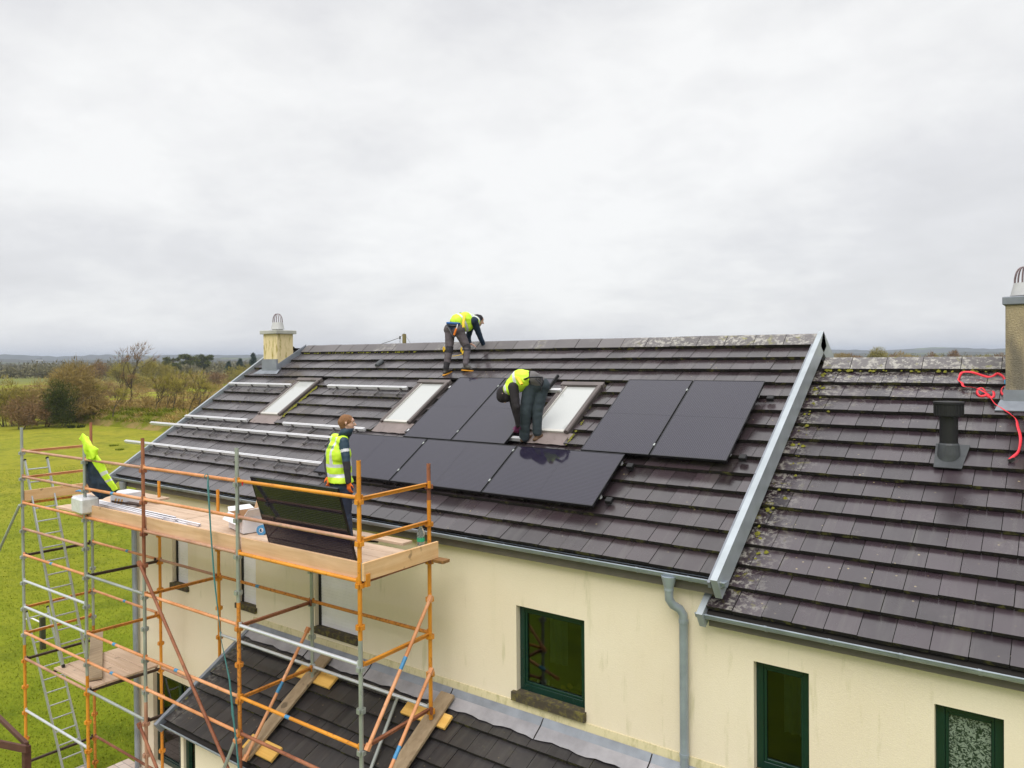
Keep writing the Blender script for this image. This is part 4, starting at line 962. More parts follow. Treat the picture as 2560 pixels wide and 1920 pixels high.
# ------------------------------------------------------------------ PEOPLE
def capsule(mb, a, b, ra, rb, flat=1.0, fdir=None, n=14, mi=0):
    """rounded tapered limb segment; flat squeezes it along fdir"""
    a, b = V(a), V(b); d = b-a; L_ = d.length
    if L_ < 1e-5: d = V((0, 0, 1)); L_ = 1e-5
    d = d/L_
    if fdir is None: fdir = d.orthogonal()
    f = (V(fdir)-d*V(fdir).dot(d)); f = f.normalized() if f.length > 1e-4 else d.orthogonal().normalized()
    s_ = d.cross(f)
    prof = []
    for k in range(5): t_ = PI/2*(k/5); prof.append((-ra*math.cos(t_), ra*math.sin(t_)))
    for k in range(4): prof.append((L_*k/3, ra+(rb-ra)*k/3))
    for k in range(1, 6): t_ = PI/2*(k/5); prof.append((L_+rb*math.sin(t_), rb*math.cos(t_)))
    vs = []; 
    for z, r_ in prof:
        r_ = max(r_, .0006)
        for k in range(n):
            t_ = 2*PI*k/n; vs.append(a+d*z+f*(math.cos(t_)*r_*flat)+s_*(math.sin(t_)*r_))
    m = len(prof)
    fs = [(i*n+k, i*n+(k+1) % n, (i+1)*n+(k+1) % n, (i+1)*n+k) for i in range(m-1) for k in range(n)]
    fs += [tuple(range(n-1, -1, -1)), tuple((m-1)*n+k for k in range(n))]
    mb.add(vs, fs, mi)
def fuse(name, segs, mats, parent, voxel=.011, wr=.0, wf=9, post=None, smooth_it=3):
    """segs: (a, b, ra, rb, flat, fdir, material index). Volumes are fused to one skin; every face takes the material of the nearest segment."""
    mb = MB()
    for sg in segs: capsule(mb, *sg[:6], mi=sg[6])
    me = bpy.data.meshes.new('tmp'); me.from_pydata(mb.v, [], mb.f); me.update()
    o = bpy.data.objects.new('tmp', me); COL.objects.link(o)
    r_ = o.modifiers.new('r', 'REMESH'); r_.mode = 'VOXEL'; r_.voxel_size = voxel
    s_ = o.modifiers.new('s', 'SMOOTH'); s_.iterations = smooth_it; s_.factor = .5
    dg = bpy.context.evaluated_depsgraph_get(); dg.update()
    me2 = bpy.data.meshes.new_from_object(o.evaluated_get(dg)); bpy.data.objects.remove(o)
    if wr:
        nv = len(me2.vertices); A_ = np.empty(nv*3); me2.vertices.foreach_get('co', A_); A_ = A_.reshape(-1, 3)
        NR = np.empty(nv*3); me2.vertex_normals.foreach_get('vector', NR); NR = NR.reshape(-1, 3)
        K = np.array([noise.noise((x_*wf, y_*wf, z_*wf*1.9)) + .5*noise.noise((x_*wf*2.6, y_*wf*2.6, z_*wf*2.6)) for x_, y_, z_ in A_])
        me2.vertices.foreach_set('co', (A_+NR*(K*wr)[:, None]).ravel())
    me2.materials.clear()
    for m in mats: me2.materials.append(m)
    nf = len(me2.polygons); C = np.empty(nf*3); me2.polygons.foreach_get('center', C); C = C.reshape(-1, 3)
    best = np.full(nf, 1e9); bm = np.zeros(nf, int)
    for a, b, ra, rb, fl, fd, mi in segs:
        a = np.array(a); d = np.array(b)-a; t_ = np.clip((C-a)@d/max(d@d, 1e-9), 0, 1); q_ = np.linalg.norm(C-a-t_[:, None]*d, axis=1)/(ra+(rb-ra)*t_)
        k = q_ < best; best[k] = q_[k]; bm[k] = mi
    if post: bm = np.array([post(V(c), int(m)) for c, m in zip(C, bm)])
    me2.polygons.foreach_set('material_index', bm.astype(int).tolist()); me2.polygons.foreach_set('use_smooth', [True]*nf)
    ob = bpy.data.objects.new(name, me2); COL.objects.link(ob); attach(ob, parent); return ob
t = NT('skin'); t.set(t.mix(t.noise(20, 3), (.58, .34, .26), (.66, .40, .31)), .55); M['skin'] = t.m
M['ginger'] = simple('short_ginger_hair', (.24, .115, .05), .9, 0, .35, 90, bump=.6)
def fabric(name, a, b, rough=.85, s=6):
    t = NT(name); t.set(t.mix(t.noise(s, 4), a, b), rough); t.bump(t.noise(26, 4), .35, .006); return t.m
M['darkblue'] = fabric('dark_blue_trousers', (.012, .016, .032), (.03, .045, .085))
M['jk_blue'] = fabric('teal_navy_jacket', (.010, .028, .052), (.02, .055, .09), .6); M['jk_grey'] = fabric('charcoal_sleeve', (.02, .018, .022), (.04, .035, .042))
M['charcoal'] = fabric('charcoal_work_trousers', (.06, .05, .055), (.12, .10, .11)); M['charc_dark'] = fabric('dark_trouser_panels', (.015, .013, .017), (.03, .027, .032))
M['teal_tr'] = fabric('dark_teal_trousers', (.020, .030, .038), (.042, .060, .072)); M['blackhood'] = fabric('black_hoodie', (.007, .005, .007), (.018, .013, .016))
M['shoe'] = simple('grey_work_shoe', (.06, .055, .05), .7, 0, .4, 20); M['sole'] = simple('orange_sole', (.75, .33, .02), .6)
M['boot'] = simple('muddy_brown_boot', (.13, .075, .04), .8, 0, .4, 22); M['orglove'] = simple('orange_glove', (.85, .16, .01), .6, 0, .2, 25); M['pglove'] = simple('purple_work_glove', (.12, .015, .07), .6, 0, .4, 25)
M['harness'] = simple('yellow_harness_strap', (.80, .52, .01), .5, 0, .1, 20); M['belt'] = simple('black_belt', (.02, .02, .025), .5, 0, .3, 15)
M['tee'] = simple('blue_undershirt', (.03, .12, .35), .8, 0, .2, 12); M['grey_shirt'] = simple('grey_hoodie_hem', (.14, .13, .13), .85, 0, .25, 12)
def hand(segs, wrist, tip_dir, palm_n, mi, curl=.5, size=1.0, side=1):
    """palm plus four unequal fingers with a knuckle bend and a thumb leaving the side"""
    w = V(wrist); d = V(tip_dir).normalized(); n_ = V(palm_n); n_ = (n_-d*n_.dot(d)).normalized(); s_ = d.cross(n_)*side
    for k in (-1, 0, 1): segs.append((w+s_*.012*k, w+d*.085*size+s_*.022*k, .021*size, .017*size, .7, n_, mi))
    base = w+d*.085*size
    for i, ln in enumerate((.068, .078, .072, .056)):
        o_ = s_*(.031-.0205*i)*size; b_ = base+o_; d1 = (d*math.cos(curl*.6)+n_*math.sin(curl*.6)+s_*(.10-.07*i)).normalized(); m_ = b_+d1*ln*.5*size
        d2 = (d*math.cos(curl*1.5)+n_*math.sin(curl*1.5)+s_*(.10-.07*i)).normalized(); segs.append((b_, m_, .0095, .009, 1, None, mi)); segs.append((m_, m_+d2*ln*.5*size, .009, .0075, 1, None, mi))
    t0 = w+d*.025*size+s_*.03; t1 = t0+(d*.6+s_*.7+n_*.35).normalized()*.04; segs.append((w+s_*.012, t1, .015, .011, 1, None, mi)); segs.append((t1, t1+(d*.9+s_*.15+n_*.4).normalized()*.032, .011, .009, 1, None, mi))
def face(par, hc, fwd, up, r, skin, hairm=None, beard=False):
    # eyes, brows and lips as small parts set on the head
    rt = fwd.cross(up).normalized()
    for s_ in (-1, 1):
        mb = MB(); mb.lathe(hc+fwd*r*.90+rt*s_*r*.36+up*r*.06, [(0, -.004), (.011, -.002), (.010, .004), (0, .007)], 10, axis=fwd); mb.build('eye', M['card'], par, smooth=True)
        mb = MB(); mb.lathe(hc+fwd*(r*.90+.006)+rt*s_*r*.36+up*r*.06, [(0, 0), (.005, 0), (0, .002)], 8, axis=fwd); mb.build('pupil', M['black'], par)
        mb = MB(); mb.bar(hc+fwd*r*.95+rt*s_*r*.20+up*r*.26, hc+fwd*r*.88+rt*s_*r*.56+up*r*.24, .008, .008, up=up); mb.build('eyebrow', hairm or M['black'], par)
    mb = MB(); mb.tube([hc+fwd*r*.90+rt*.024-up*r*.62, hc+fwd*r*1.0-up*r*.60, hc+fwd*r*.90-rt*.024-up*r*.62], [.003, .006, .003], 6); mb.build('lips', simple('lips', (.42, .16, .13), .5), par, smooth=True)
def head_segs(segs, hc, fwd, up, r, mi_skin, mi_hair, cover='hair'):
    rt = fwd.cross(up).normalized()
    segs.append((hc+up*r*.20-fwd*r*.22, hc+up*r*.26+fwd*r*.12, r*.84, r*.76, .86, rt, mi_hair))          # cranium
    segs.append((hc-up*r*.35+fwd*r*.30, hc-up*r*.72+fwd*r*.42, r*.62, r*.42, .95, rt, mi_skin))           # jaw
    segs.append((hc+up*r*.22+fwd*r*.36, hc-up*r*.35+fwd*r*.36, r*.60, r*.56, 1, rt, mi_skin))               # face
    segs.append((hc+fwd*r*.92+up*r*.05, hc+fwd*r*1.12-up*r*.22, r*.10, r*.15, 1, rt, mi_skin))             # nose
    for s_ in (-1, 1): segs.append((hc+rt*s_*r*.80-up*r*.0, hc+rt*s_*r*.84-up*r*.24-fwd*r*.04, r*.17, r*.11, .45, rt, mi_skin))  # ears
# ---------- worker standing on the deck
def worker_deck():
    root = empty('person', at(862, 1358, 2, ZDT), 'worker with short ginger hair standing on the scaffold deck, wearing hi-vis vest and orange gloves', 'person', 'roof workers in hi-vis vests')
    J = lambda x, y, Y: at(x, y, 1, Y)
    Y0 = 7.08
    pel = J(850, 1214, Y0); chest = J(846, 1135, Y0); neckb = J(861, 1088, Y0); nk = J(865, 1074, Y0)
    fw = V((.375, .927, 0)).normalized(); rt = V((fw.y, -fw.x, 0)); up = V((0, 0, 1))
    sc_ = J(848, 1101, Y0); shR = sc_+rt*.185; shL = sc_-rt*.185
    elR = J(866, 1152, Y0-.10); wrR = J(871, 1204, Y0-.09)
    elL = J(818, 1150, Y0+.06); wrL = J(822, 1192, Y0-.12)
    hpR = J(864, 1226, Y0); hpL = J(843, 1226, Y0+.02)
    kR = J(866, 1282, Y0+.02); kL = J(848, 1285, Y0-.02)
    aR = J(873, 1342, Y0+.02); aR.z = ZDT+.10; aL = J(851, 1342, Y0-.02); aL.z = ZDT+.10
    hf = V((.75, .66, -.08)).normalized(); hc = J(867, 1056, Y0)
    s = []
    # trousers 0, jacket 1, sleeve grey 2, skin 3, hair 4, glove 5, shoe 6
    s += [(hpR, hpL, .115, .115, .85, fw, 0), (hpR, kR, .098, .072, 1, fw, 0), (hpL, kL, .098, .072, 1, fw, 0), (kR, aR+up*.02, .074, .056, 1, fw, 0), (kL, aL+up*.02, .074, .056, 1, fw, 0)]
    s += [(aR-up*.03, aR+fw*.16-up*.055, .045, .034, 1, up, 6), (aL-up*.03, aL+fw*.16-up*.055, .045, .034, 1, up, 6), (aR-up*.06-fw*.05, aR+fw*.15-up*.07, .036, .03, .8, up, 6), (aL-up*.06-fw*.05, aL+fw*.15-up*.07, .036, .03, .8, up, 6)]
    s += [(pel-rt*.06, pel+rt*.06, .135, .135, .95, fw, 1), (pel, chest, .150, .160, .9, fw, 1), (chest-rt*.06, chest+rt*.06, .14, .14, .95, fw, 1), (shL, shR, .07, .07, .9, fw, 1), (chest+up*.08-rt*.09, chest+up*.08+rt*.09, .105, .105, .95, fw, 1), (chest, neckb, .12, .075, 1, fw, 1)]
    s += [(neckb, nk-up*.012, .080, .070, 1, fw, 1), (nk, hc, .055, .055, 1, fw, 3)]
    s += [(shR, elR, .070, .054, 1, None, 1), (elR, wrR, .054, .040, 1, None, 2), (shL, elL, .070, .054, 1, None, 1), (elL, wrL, .054, .040, 1, None, 2)]
    head_segs(s, hc, hf, up, .105, 3, 4)
    s.append((hc-hf*.055+up*.0, hc-hf*.045-up*.05, .070, .055, 1, hf, 4))
    hand(s, wrR+V((0, 0, -.01)), V((.05, .05, -1)), V((.0, 1, 0)), 5, .55, 1.0, 1)
    hand(s, wrL, V((.25, -.15, -.5)), V((0, -.3, -1)), 5, .8, 1.0, -1)
    def post(c, m):
        if m == 1:   # reflective band on the right upper arm
            d = (elR-shR); t_ = (c-shR).dot(d)/d.length_squared
            if .42 < t_ < .56 and ((c-shR)-d*t_).length < .085 and (c-chest).dot(rt) > .13: return 7
        return m
    fuse('body', s, [M['darkblue'], M['jk_blue'], M['jk_grey'], M['skin'], M['ginger'], M['orglove'], M['belt'], M['silver']], root, .010, .005, 9, post)
    face(root, hc, hf, up, .105, M['skin'], M['ginger'])
    # collar flaring round the neck
    mb = MB(); n_ = 24; vs = []
    for k in range(n_+1):
        a_ = -PI*.86 + 2*PI*.86*k/n_ ; dr = (fw*math.cos(a_+PI)+rt*math.sin(a_+PI)); vs += [neckb+dr*.088-up*.01, nk+dr*.088+up*.018+hf*.02]
    mb.add(vs, [(2*k, 2*k+1, 2*k+3, 2*k+2) for k in range(n_)]); c_ = mb.build('collar', M['jk_blue'], root, smooth=True); m_ = c_.modifiers.new('s', 'SOLIDIFY'); m_.thickness = .012
    # vest
    v = [(pel-rt*.066+up*.035, pel+rt*.066+up*.035, .168, .168, 1.0, fw, 0), (pel+up*.03, chest, .178, .180, .95, fw, 0), (chest-rt*.062, chest+rt*.062, .158, .158, 1.0, fw, 0), (chest+up*.08-rt*.075, chest+up*.08+rt*.075, .122, .122, .97, fw, 0), (shL-rt*-.03+up*.005, shR-rt*.03+up*.005, .084, .084, .95, fw, 0)]
    def vpost(c, m):
        h = c.z; x_ = (c-chest).dot(rt); b = (c-chest).dot(fw)
        zb = pel.z
        if zb+.135 < h < zb+.185 or zb+.265 < h < zb+.315: return 1
        if zb+.315 <= h < neckb.z-.02 and .075 < abs(x_) < .125: return 1
        if h > neckb.z-.0 and b < 0: return 2
        return 0
    ve = fuse('vest', v, [M['hivis'], M['silver'], M['hivis']], root, .011, .006, 8, vpost)
    # cut the skirt and neck of the vest open
    import bmesh
    bm = bmesh.new(); bm.from_mesh(ve.data); off = world_loc(root); 
    kill = [f for f in bm.faces if (f.calc_center_median()+off).z < pel.z+.055 or (((f.calc_center_median()+off)-neckb).length < .085 and (f.calc_center_median()+off).z > neckb.z-.01)]
    bmesh.ops.delete(bm, geom=kill, context='FACES'); bm.to_mesh(ve.data); bm.free()
    m_ = ve.modifiers.new('s', 'SOLIDIFY'); m_.thickness = .006
    # lettering on the back of the vest
    cu = bpy.data.curves.new('lettering', 'FONT'); cu.body = 'ecopex'; cu.size = .070; cu.extrude = .001; cu.align_x = 'CENTER'
    to = bpy.data.objects.new('lettering', cu); COL.objects.link(to)
    dg = bpy.context.evaluated_depsgraph_get(); dg.update(); me = bpy.data.meshes.new_from_object(to.evaluated_get(dg)); bpy.data.objects.remove(to)
    me.materials.clear(); me.materials.append(simple('green_print', (.02, .24, .09), .6))
    base_ = chest + up*.10 + rt*.03
    VC = np.array([world_loc(root)+v_.co for v_ in ve.data.vertices]); nr = np.array(rt); nfw = np.array(fw)
    def surf(p):
        q_ = VC-np.array(p); k = (abs(q_@nr) < .014) & (abs(q_[:, 2]) < .014)
        return float((q_[k]@(-nfw)).max()) if k.any() else .18
    for v_ in me.vertices:
        p = base_ + rt*(v_.co.x) + up*(v_.co.y); key = surf(p); v_.co = p - fw*(key+.007) - fw*v_.co.z*0
    lo = bpy.data.objects.new('lettering', me); COL.objects.link(lo); attach(lo, root)
    return root
worker_deck()
def foot(s, ank, d, n_, mi, ln=.17):
    d = V(d).normalized(); n_ = V(n_)
    s.append((ank, ank+d*.06-n_*.03, .045, .045, 1, None, mi)); s.append((ank-d*.045-n_*.045, ank+d*ln-n_*.055, .034, .028, .8, n_, mi))
# ---------- worker on the ridge
def worker_ridge():
    root = empty('person', RP(-9.3, 3.9, .0), 'worker in charcoal trousers leaning on the roof ridge with one hand', 'person', 'roof workers in hi-vis vests')
    J = lambda a, b, Y: at(1100+a/9.757, 780+b/9.757, 1, Y)
    up = V((0, 0, 1)); 
    aL = J(150, 1400, 10.93); tL = J(165, 1500, 10.98); aR = J(625, 1310, 11.05); tR = J(860, 1465, 11.12)
    kL = J(225, 930, 11.02); kR = J(660, 870, 11.22)
    hL = J(245, 440, 11.12); hR = J(455, 450, 11.16); pel = (hL+hR)/2+up*.05
    waist = J(430, 235, 11.2); chest = J(640, 205, 11.38); shR = J(830, 215, 11.42); shL = J(800, 215, 11.62); nk = J(880, 200, 11.56)
    hd = J(930, 195, 11.64); elR = J(960, 560, 11.6); wrR = J(1070, 815, 11.76)
    elL = J(690, 600, 11.55); wrL = J(725, 765, 11.5)
    ax = (chest-pel).normalized(); side = (shR-shL).normalized(); side = (side-ax*side.dot(ax)).normalized()
    s = []   # 0 trousers 1 navy top 2 skin 3 black 4 shoe 5 dark panels
    s += [(hL, hR, .125, .125, .95, ax, 0), (hL, kL, .105, .072, 1, None, 0), (hR, kR, .105, .072, 1, None, 0), (kL, aL+up*.03, .075, .055, 1, None, 0), (kR, aR+up*.03, .075, .055, 1, None, 0)]
    s += [(pel, waist, .135, .125, .95, side, 1), (waist, chest, .13, .155, .95, side, 1), (chest, nk, .15, .09, 1, side, 1), (shL, shR, .085, .085, 1, None, 1), (waist-up*.04, chest-up*.05, .12, .12, 1, None, 1)]
    s += [(shR, elR, .075, .056, 1, None, 1), (elR, wrR, .056, .040, 1, None, 1), (shL, elL, .072, .054, 1, None, 1), (elL, wrL, .052, .038, 1, None, 1)]
    hf = (V((.72, .62, -.35))).normalized(); hu = (up - hf*up.dot(hf)).normalized()
    s += [(nk, hd, .06, .06, 1, None, 3)]
    head_segs(s, hd, hf, hu, .108, 2, 3)
    s.append((hd-hf*.06, hd-hf*.05-hu*.07, .085, .07, 1, None, 3))
    rd = (EV*.3+V((.9, .3, 0))).normalized()
    hand(s, wrR, (rd+V((0, 0, -.25))).normalized(), V((0, .0, -1)), 2, .25, 1.0, 1)
    hand(s, wrL, V((.75, .3, -.35)), V((0, 0, -1)), 2, .4, 1.0, 1)
    dl = V((.15, .8, .25)); dr = V((.85, .35, -.05))
    sl = []; 
    foot(s, aL, (tL-aL)*0+V((.1, .95, .3)), up, 4, .16); foot(s, aR, dr, up, 4, .2)
    def post(c, m):
        if m == 0:
            if abs(c.z-kL.z) < .02 or (c-kL).length < .095 or (c-kR).length < .09 or (c-(aL+up*.07)).length < .085: return 5
            if (c-((hL+hR)/2-up*.12)).length < .10: return 5
        return m
    fuse('body', s, [M['charcoal'], M['navy'], M['skin'], M['blackhood'], M['shoe'], M['charc_dark']], root, .010, .007, 10, post)
    for a_, d_ in ((aL, V((.1, .95, .3))), (aR, dr)):
        mb = MB(); d_ = d_.normalized(); capsule(mb, a_-d_*.05-up*.088, a_+d_*.19-up*.095, .04, .034, .35, up); mb.build('shoe_sole', M['sole'], root, smooth=True)
    v = [(waist+ax*.0, chest, .150, .172, .95, side, 0), (chest, nk-ax*.06, .168, .125, 1, side, 0), (waist-up*.05, chest-up*.08, .135, .145, 1, None, 0)]
    def vpost(c, m):
        h = (c-waist).dot(ax)
        if .05 < h < .09 or .26 < h < .30: return 1
        if abs((c-chest).dot(side)) > .08 and abs((c-chest).dot(side)) < .115 and h > .3: return 1
        return 0
    fuse('vest', v, [M['hivis'], M['silver']], root, .012, .007, 8, vpost)
    # belt, harness straps, blue shirt, hammer holder, yellow knee lines
    mb = MB(); hips = (hL+hR)/2+up*.085; sx = (hR-hL).normalized(); sy = ax.cross(sx).cross(sx)
    ring = [hips + sx*.150*math.cos(q)+ (sx.cross(up)).normalized()*.128*math.sin(q) + up*.0 for q in [2*PI*i/20 for i in range(21)]]
    mb.tube(ring, .022, 8); mb.build('belt', M['belt'], root, smooth=True)
    mb = MB(); ring = [hips+up*.045 + sx*.140*math.cos(q)+ (sx.cross(up)).normalized()*.120*math.sin(q) for q in [2*PI*i/20 for i in range(21)]]; mb.tube(ring, .022, 8); mb.build('undershirt', M['tee'], root, smooth=True)
    f = -FWD
    mb = MB(); mb.tube([J(600, 60, 11.2), J(590, 150, 11.16)+f*.04, J(575, 260, 11.12)+f*.06, J(575, 380, 11.1)+f*.05], .024, 8, el=.6); mb.build('harness_strap', M['harness'], root, smooth=True)
    mb = MB(); mb.tube([J(425, 300, 11.02), J(420, 350, 11.0), J(400, 410, 10.99)], .008, 6, 0); mb.tube([J(400, 400, 10.99), J(345, 560, 10.98)], .020, 8, 1); mb.build('hammer', [M['card'], simple('orange_grip', (.85, .22, .02), .5)], root, smooth=True)
    mb = MB(); mb.tube([J(95, 850, 10.95), J(75, 900, 10.95), J(95, 970, 10.95), J(120, 920, 10.95), J(95, 850, 10.95)], .012, 6); mb.tube([J(525, 860, 11.05), J(520, 960, 11.05), J(545, 1030, 11.05), J(560, 950, 11.1)], .014, 6); mb.tube([J(530, 1040, 11.05), J(400, 1065, 11.0), J(300, 1080, 11.0)], .005, 5); mb.build('lanyard', M['harness'], root, smooth=True)
    mb = MB(); mb.tube([J(170, 330, 11.0)+f*.03, J(240, 420, 10.98)+f*.03, J(310, 560, 10.98)+f*.02, J(345, 600, 10.98)], .026, 6, el=.5); mb.build('leg_strap', M['belt'], root, smooth=True)
    mb = MB(); a_ = J(500, 45, 11.25); mb.tube([a_+V((.03*math.cos(q), 0, .03*math.sin(q))) for q in [2*PI*i/12 for i in range(13)]], .006, 5); mb.build('harness_ring', M['galv'], root)
worker_ridge()
# ---------- worker bending over the panels
def worker_bend():
    root = empty('person', RP(-6.6, 2.0, .05), 'worker in teal trousers and black hood bent double over the upright panels', 'person', 'roof workers in hi-vis vests')
    J = lambda a, b, Y: at(1230+a/7.9, 910+b/7.9, 1, Y)
    up = V((0, 0, 1)); f = -FWD
    aL = J(640, 1450, 9.42); aR = J(890, 1410, 9.50)
    kL = J(655, 960, 9.36); kR = J(895, 930, 9.50)
    hL = J(770, 430, 9.44); hR = J(985, 430, 9.56); pel = (hL+hR)/2
    waist = J(790, 290, 9.42); chest = J(560, 310, 9.36); nk = J(330, 420, 9.28); shR = J(425, 470, 9.20); shL = J(370, 400, 9.46)
    hd = J(225, 610, 9.26); elR = J(480, 860, 9.14); wrR = J(510, 1210, 9.20); elL = J(420, 800, 9.42); wrL = J(500, 1130, 9.42)
    s = []  # 0 trousers 1 hoodie 2 glove 3 hood 4 boot 5 skin 6 shirt
    s += [(hL, hR, .125, .125, 1, None, 0), (hL, kL, .120, .092, 1, None, 0), (hR, kR, .114, .086, 1, None, 0), (kL, aL+up*.0, .092, .078, 1, None, 0), (kR, aR+up*.05, .086, .070, 1, None, 0)]
    s += [(pel+up*.05, waist, .135, .12, 1, None, 6), (waist, chest, .12, .135, 1, None, 1), (chest, nk, .13, .085, 1, None, 1), (shL, shR, .085, .08, 1, None, 1)]
    s += [(shR, elR, .078, .058, 1, None, 1), (elR, wrR, .054, .036, 1, None, 1), (shL, elL, .072, .052, 1, None, 1), (elL, wrL, .05, .036, 1, None, 1), (nk, hd, .07, .07, 1, None, 3)]
    hf = V((.15, -.15, -.97)).normalized(); hu = (V((-.9, -.2, -.1)) - hf*V((-.9, -.2, -.1)).dot(hf)).normalized()
    head_segs(s, hd, hf, hu, .104, 5, 3); s.append((hd-hf*.03, hd+hu*.01+hf*.02, .105, .10, 1, None, 3)); s.append((hd-hu*.07, hd-hu*.05+hf*.04, .085, .08, 1, None, 3))
    hand(s, wrR+up*.0, V((-.35, .1, -.9)), V((-.6, .5, 0)), 2, .7, 1.05, 1); hand(s, wrL, V((-.3, .1, -.9)), V((-.5, -.5, 0)), 2, .7, 1.0, -1)
    foot(s, aL+up*.02, V((.25, .9, .3)), up, 4, .17); foot(s, aR, V((.1, -.3, -.1))+V((.2, .9, .3)), up, 4, .17)
    fuse('body', s, [M['teal_tr'], M['blackhood'], M['pglove'], M['blackhood'], M['boot'], M['skin'], M['grey_shirt']], root, .010, .005, 9)
    ax = (nk-waist).normalized()
    v = [(waist+ax*.10+up*.02, chest+up*.01, .138, .152, 1, None, 0), (chest+up*.01, nk-ax*.07, .152, .115, 1, None, 0), (chest-up*.06+f*.02, nk-ax*.03-up*.05+f*.02, .12, .115, 1, None, 0)]
    def vpost(c, m):
        h = (c-waist).dot(ax)
        if .22 < h < .265 or .40 < h < .44: return 1
        return 0
    fuse('vest', v, [M['hivis'], M['silver']], root, .012, .008, 8, vpost)
    mb = MB(); mb.tube([J(455, 215, 9.30)+f*.04, J(520, 290, 9.26)+f*.07, J(590, 400, 9.24)+f*.07], .028, 8, el=.5); mb.build('harness_strap', M['harness'], root, smooth=True)
    mb = MB(); hips = J(800, 275, 9.44); mb.tube([J(640, 300, 9.30)+f*.04, J(740, 262, 9.28)+f*.05, J(880, 255, 9.36)+f*.06, J(985, 262, 9.5)+f*.05], .022, 8, el=.6); mb.build('belt', M['belt'], root, smooth=True)
    for pts in ([J(860, 290, 9.36)+f*.07, J(930, 350, 9.38)+f*.07, J(975, 420, 9.42)+f*.06, J(960, 520, 9.46)+f*.03], [J(985, 270, 9.45)+f*.06, J(1010, 340, 9.45)+f*.06, J(985, 430, 9.45)+f*.05]):
        mb = MB(); mb.tube(pts, .018, 6, el=.5); mb.build('leg_strap', M['belt'], root, smooth=True)
    mb = MB(); mb.tube([J(1000, 780, 9.62), J(985, 850, 9.60), J(978, 905, 9.60)], .014, 6); mb.build('tape_tool', M['harness'], root, smooth=True)
    face(root, hd, hf, hu, .104, M['skin'])
worker_bend()
# crowbar-like black lever standing at the panel corner beside the bending worker
mb = MB(); J_ = lambda a, b, Y: at(1230+a/7.9, 910+b/7.9, 1, Y)
mb.bar(J_(1125, 470, 9.9), J_(1310, 225, 10.1), .03, .045); o = mb.build('black_profile', M['black']); tag(o, 'black angled bar resting at the panel corner behind the bending worker', 'bar')
# ------------------------------------------------------------------ LANDSCAPE
def hidir(px):   # horizontal unit direction through a pixel column
    r_ = ray(px, 900); return V((r_.x, r_.y, 0)).normalized()
def gp_(px, d, z=0): h_ = hidir(px); return V((h_.x*d, h_.y*d, z))
def ztop(px, py, d): r_ = ray(px, py); return H + d*r_.z/math.hypot(r_.x, r_.y)
# ground: near field, scrub beyond the hedge bank, patchwork far away
t = NT('ground_cover'); x, y, z = t.xyz()
n1 = t.noise(.22, 8, .72); n2 = t.noise(2.6, 5, .7); n3 = t.noise(.05, 4)
tuft = t.noise(1, 6, .7, t.coord((1.2, 2.4, 1), (0, 0, .5)))
g = t.mix(t.ramp(n2, [(.3, 0.), (.7, 1.)]), (.135, .165, .008), (.235, .245, .014))
g = t.mix(t.math('MULTIPLY', t.ramp(tuft, [(.42, 0.), (.62, 1.)]), .6), g, (.30, .285, .03))
g = t.mix(t.math('MULTIPLY', t.ramp(n1, [(.45, 0.), (.7, 1.)]), .6), g, (.33, .29, .035))
g = t.mix(t.math('MULTIPLY', t.ramp(n3, [(.45, 0.), (.6, 1.)]), .35), g, (.27, .24, .02))
dk = t.noise(.5, 5, .7)
g = t.mix(t.math('MULTIPLY', t.ramp(dk, [(.50, 0.), (.64, 1.)]), .55), g, (.11, .125, .012))
nr_ = t.math('ADD', t.math('MULTIPLY', t.math('ADD', x, 48), .022), t.math('MULTIPLY', t.noise(.08, 4), .5), clamp=True)
g = t.mix(nr_, g, t.mix(1.0, g, (.60, .78, .45), 'MULTIPLY'))
vo = t.n('ShaderNodeTexVoronoi'); vo.inputs['Scale'].default_value = .0055; vo.inputs['Randomness'].default_value = .9; t.l(t.coord((1, 1.6, 0)), vo.inputs['Vector'])
sepc = t.n('ShaderNodeSeparateColor'); t.l(vo.outputs['Color'], sepc.inputs[0])
far = t.ramp(sepc.outputs[0], [(0, (.16, .15, .045)), (.2, (.17, .19, .04)), (.4, (.12, .09, .05)), (.55, (.15, .18, .04)), (.7, (.20, .17, .07)), (.85, (.11, .14, .035)), (1, (.14, .10, .055))], 'CONSTANT')
far = t.mix(t.ramp(t.noise(.03, 6, .6), [(.35, 0.), (.7, .6)]), far, (.15, .12, .05))
# 'beyond the bank' mask: y > 50 + wobble on the left side
msk = t.math('GREATER_THAN', t.math('ADD', y, t.math('MULTIPLY', x, -.012)), 53.5)
scr = t.mix(t.ramp(t.noise(.16, 6, .65), [(.38, 0.), (.62, 1.)]), (.17, .15, .02), (.20, .12, .05))
scr = t.mix(t.ramp(t.noise(.06, 5, .65), [(.46, 0.), (.54, 1.)]), scr, (.24, .27, .015))
dist = t.math('SQRT', t.math('ADD', t.math('MULTIPLY', x, x), t.math('MULTIPLY', y, y)))
fb = t.ramp(t.math('DIVIDE', dist, 1000), [(.30, 0.), (.36, 1.)])
c = t.mix(msk, g, t.mix(fb, scr, far)); c = t.mix(t.ramp(t.math('DIVIDE', dist, 1000), [(.35, 0.), (.4, 1.)]), c, far)
t.set(c, .95, 0, .1); t.bump(tuft, .5, .06); M['ground'] = t.m
mb = MB(); R_ = 9000; n = 48
rings = [0, 30, 80, 160, 320, 700, 1500, 3000, 6000, R_]
vs = [(0, 0, 0)]; fs = []
for i, r_ in enumerate(rings[1:]):
    for k in range(n): a_ = 2*PI*k/n; vs.append((r_*math.cos(a_), r_*math.sin(a_), 0))
for k in range(n): fs.append((0, 1+k, 1+(k+1) % n))
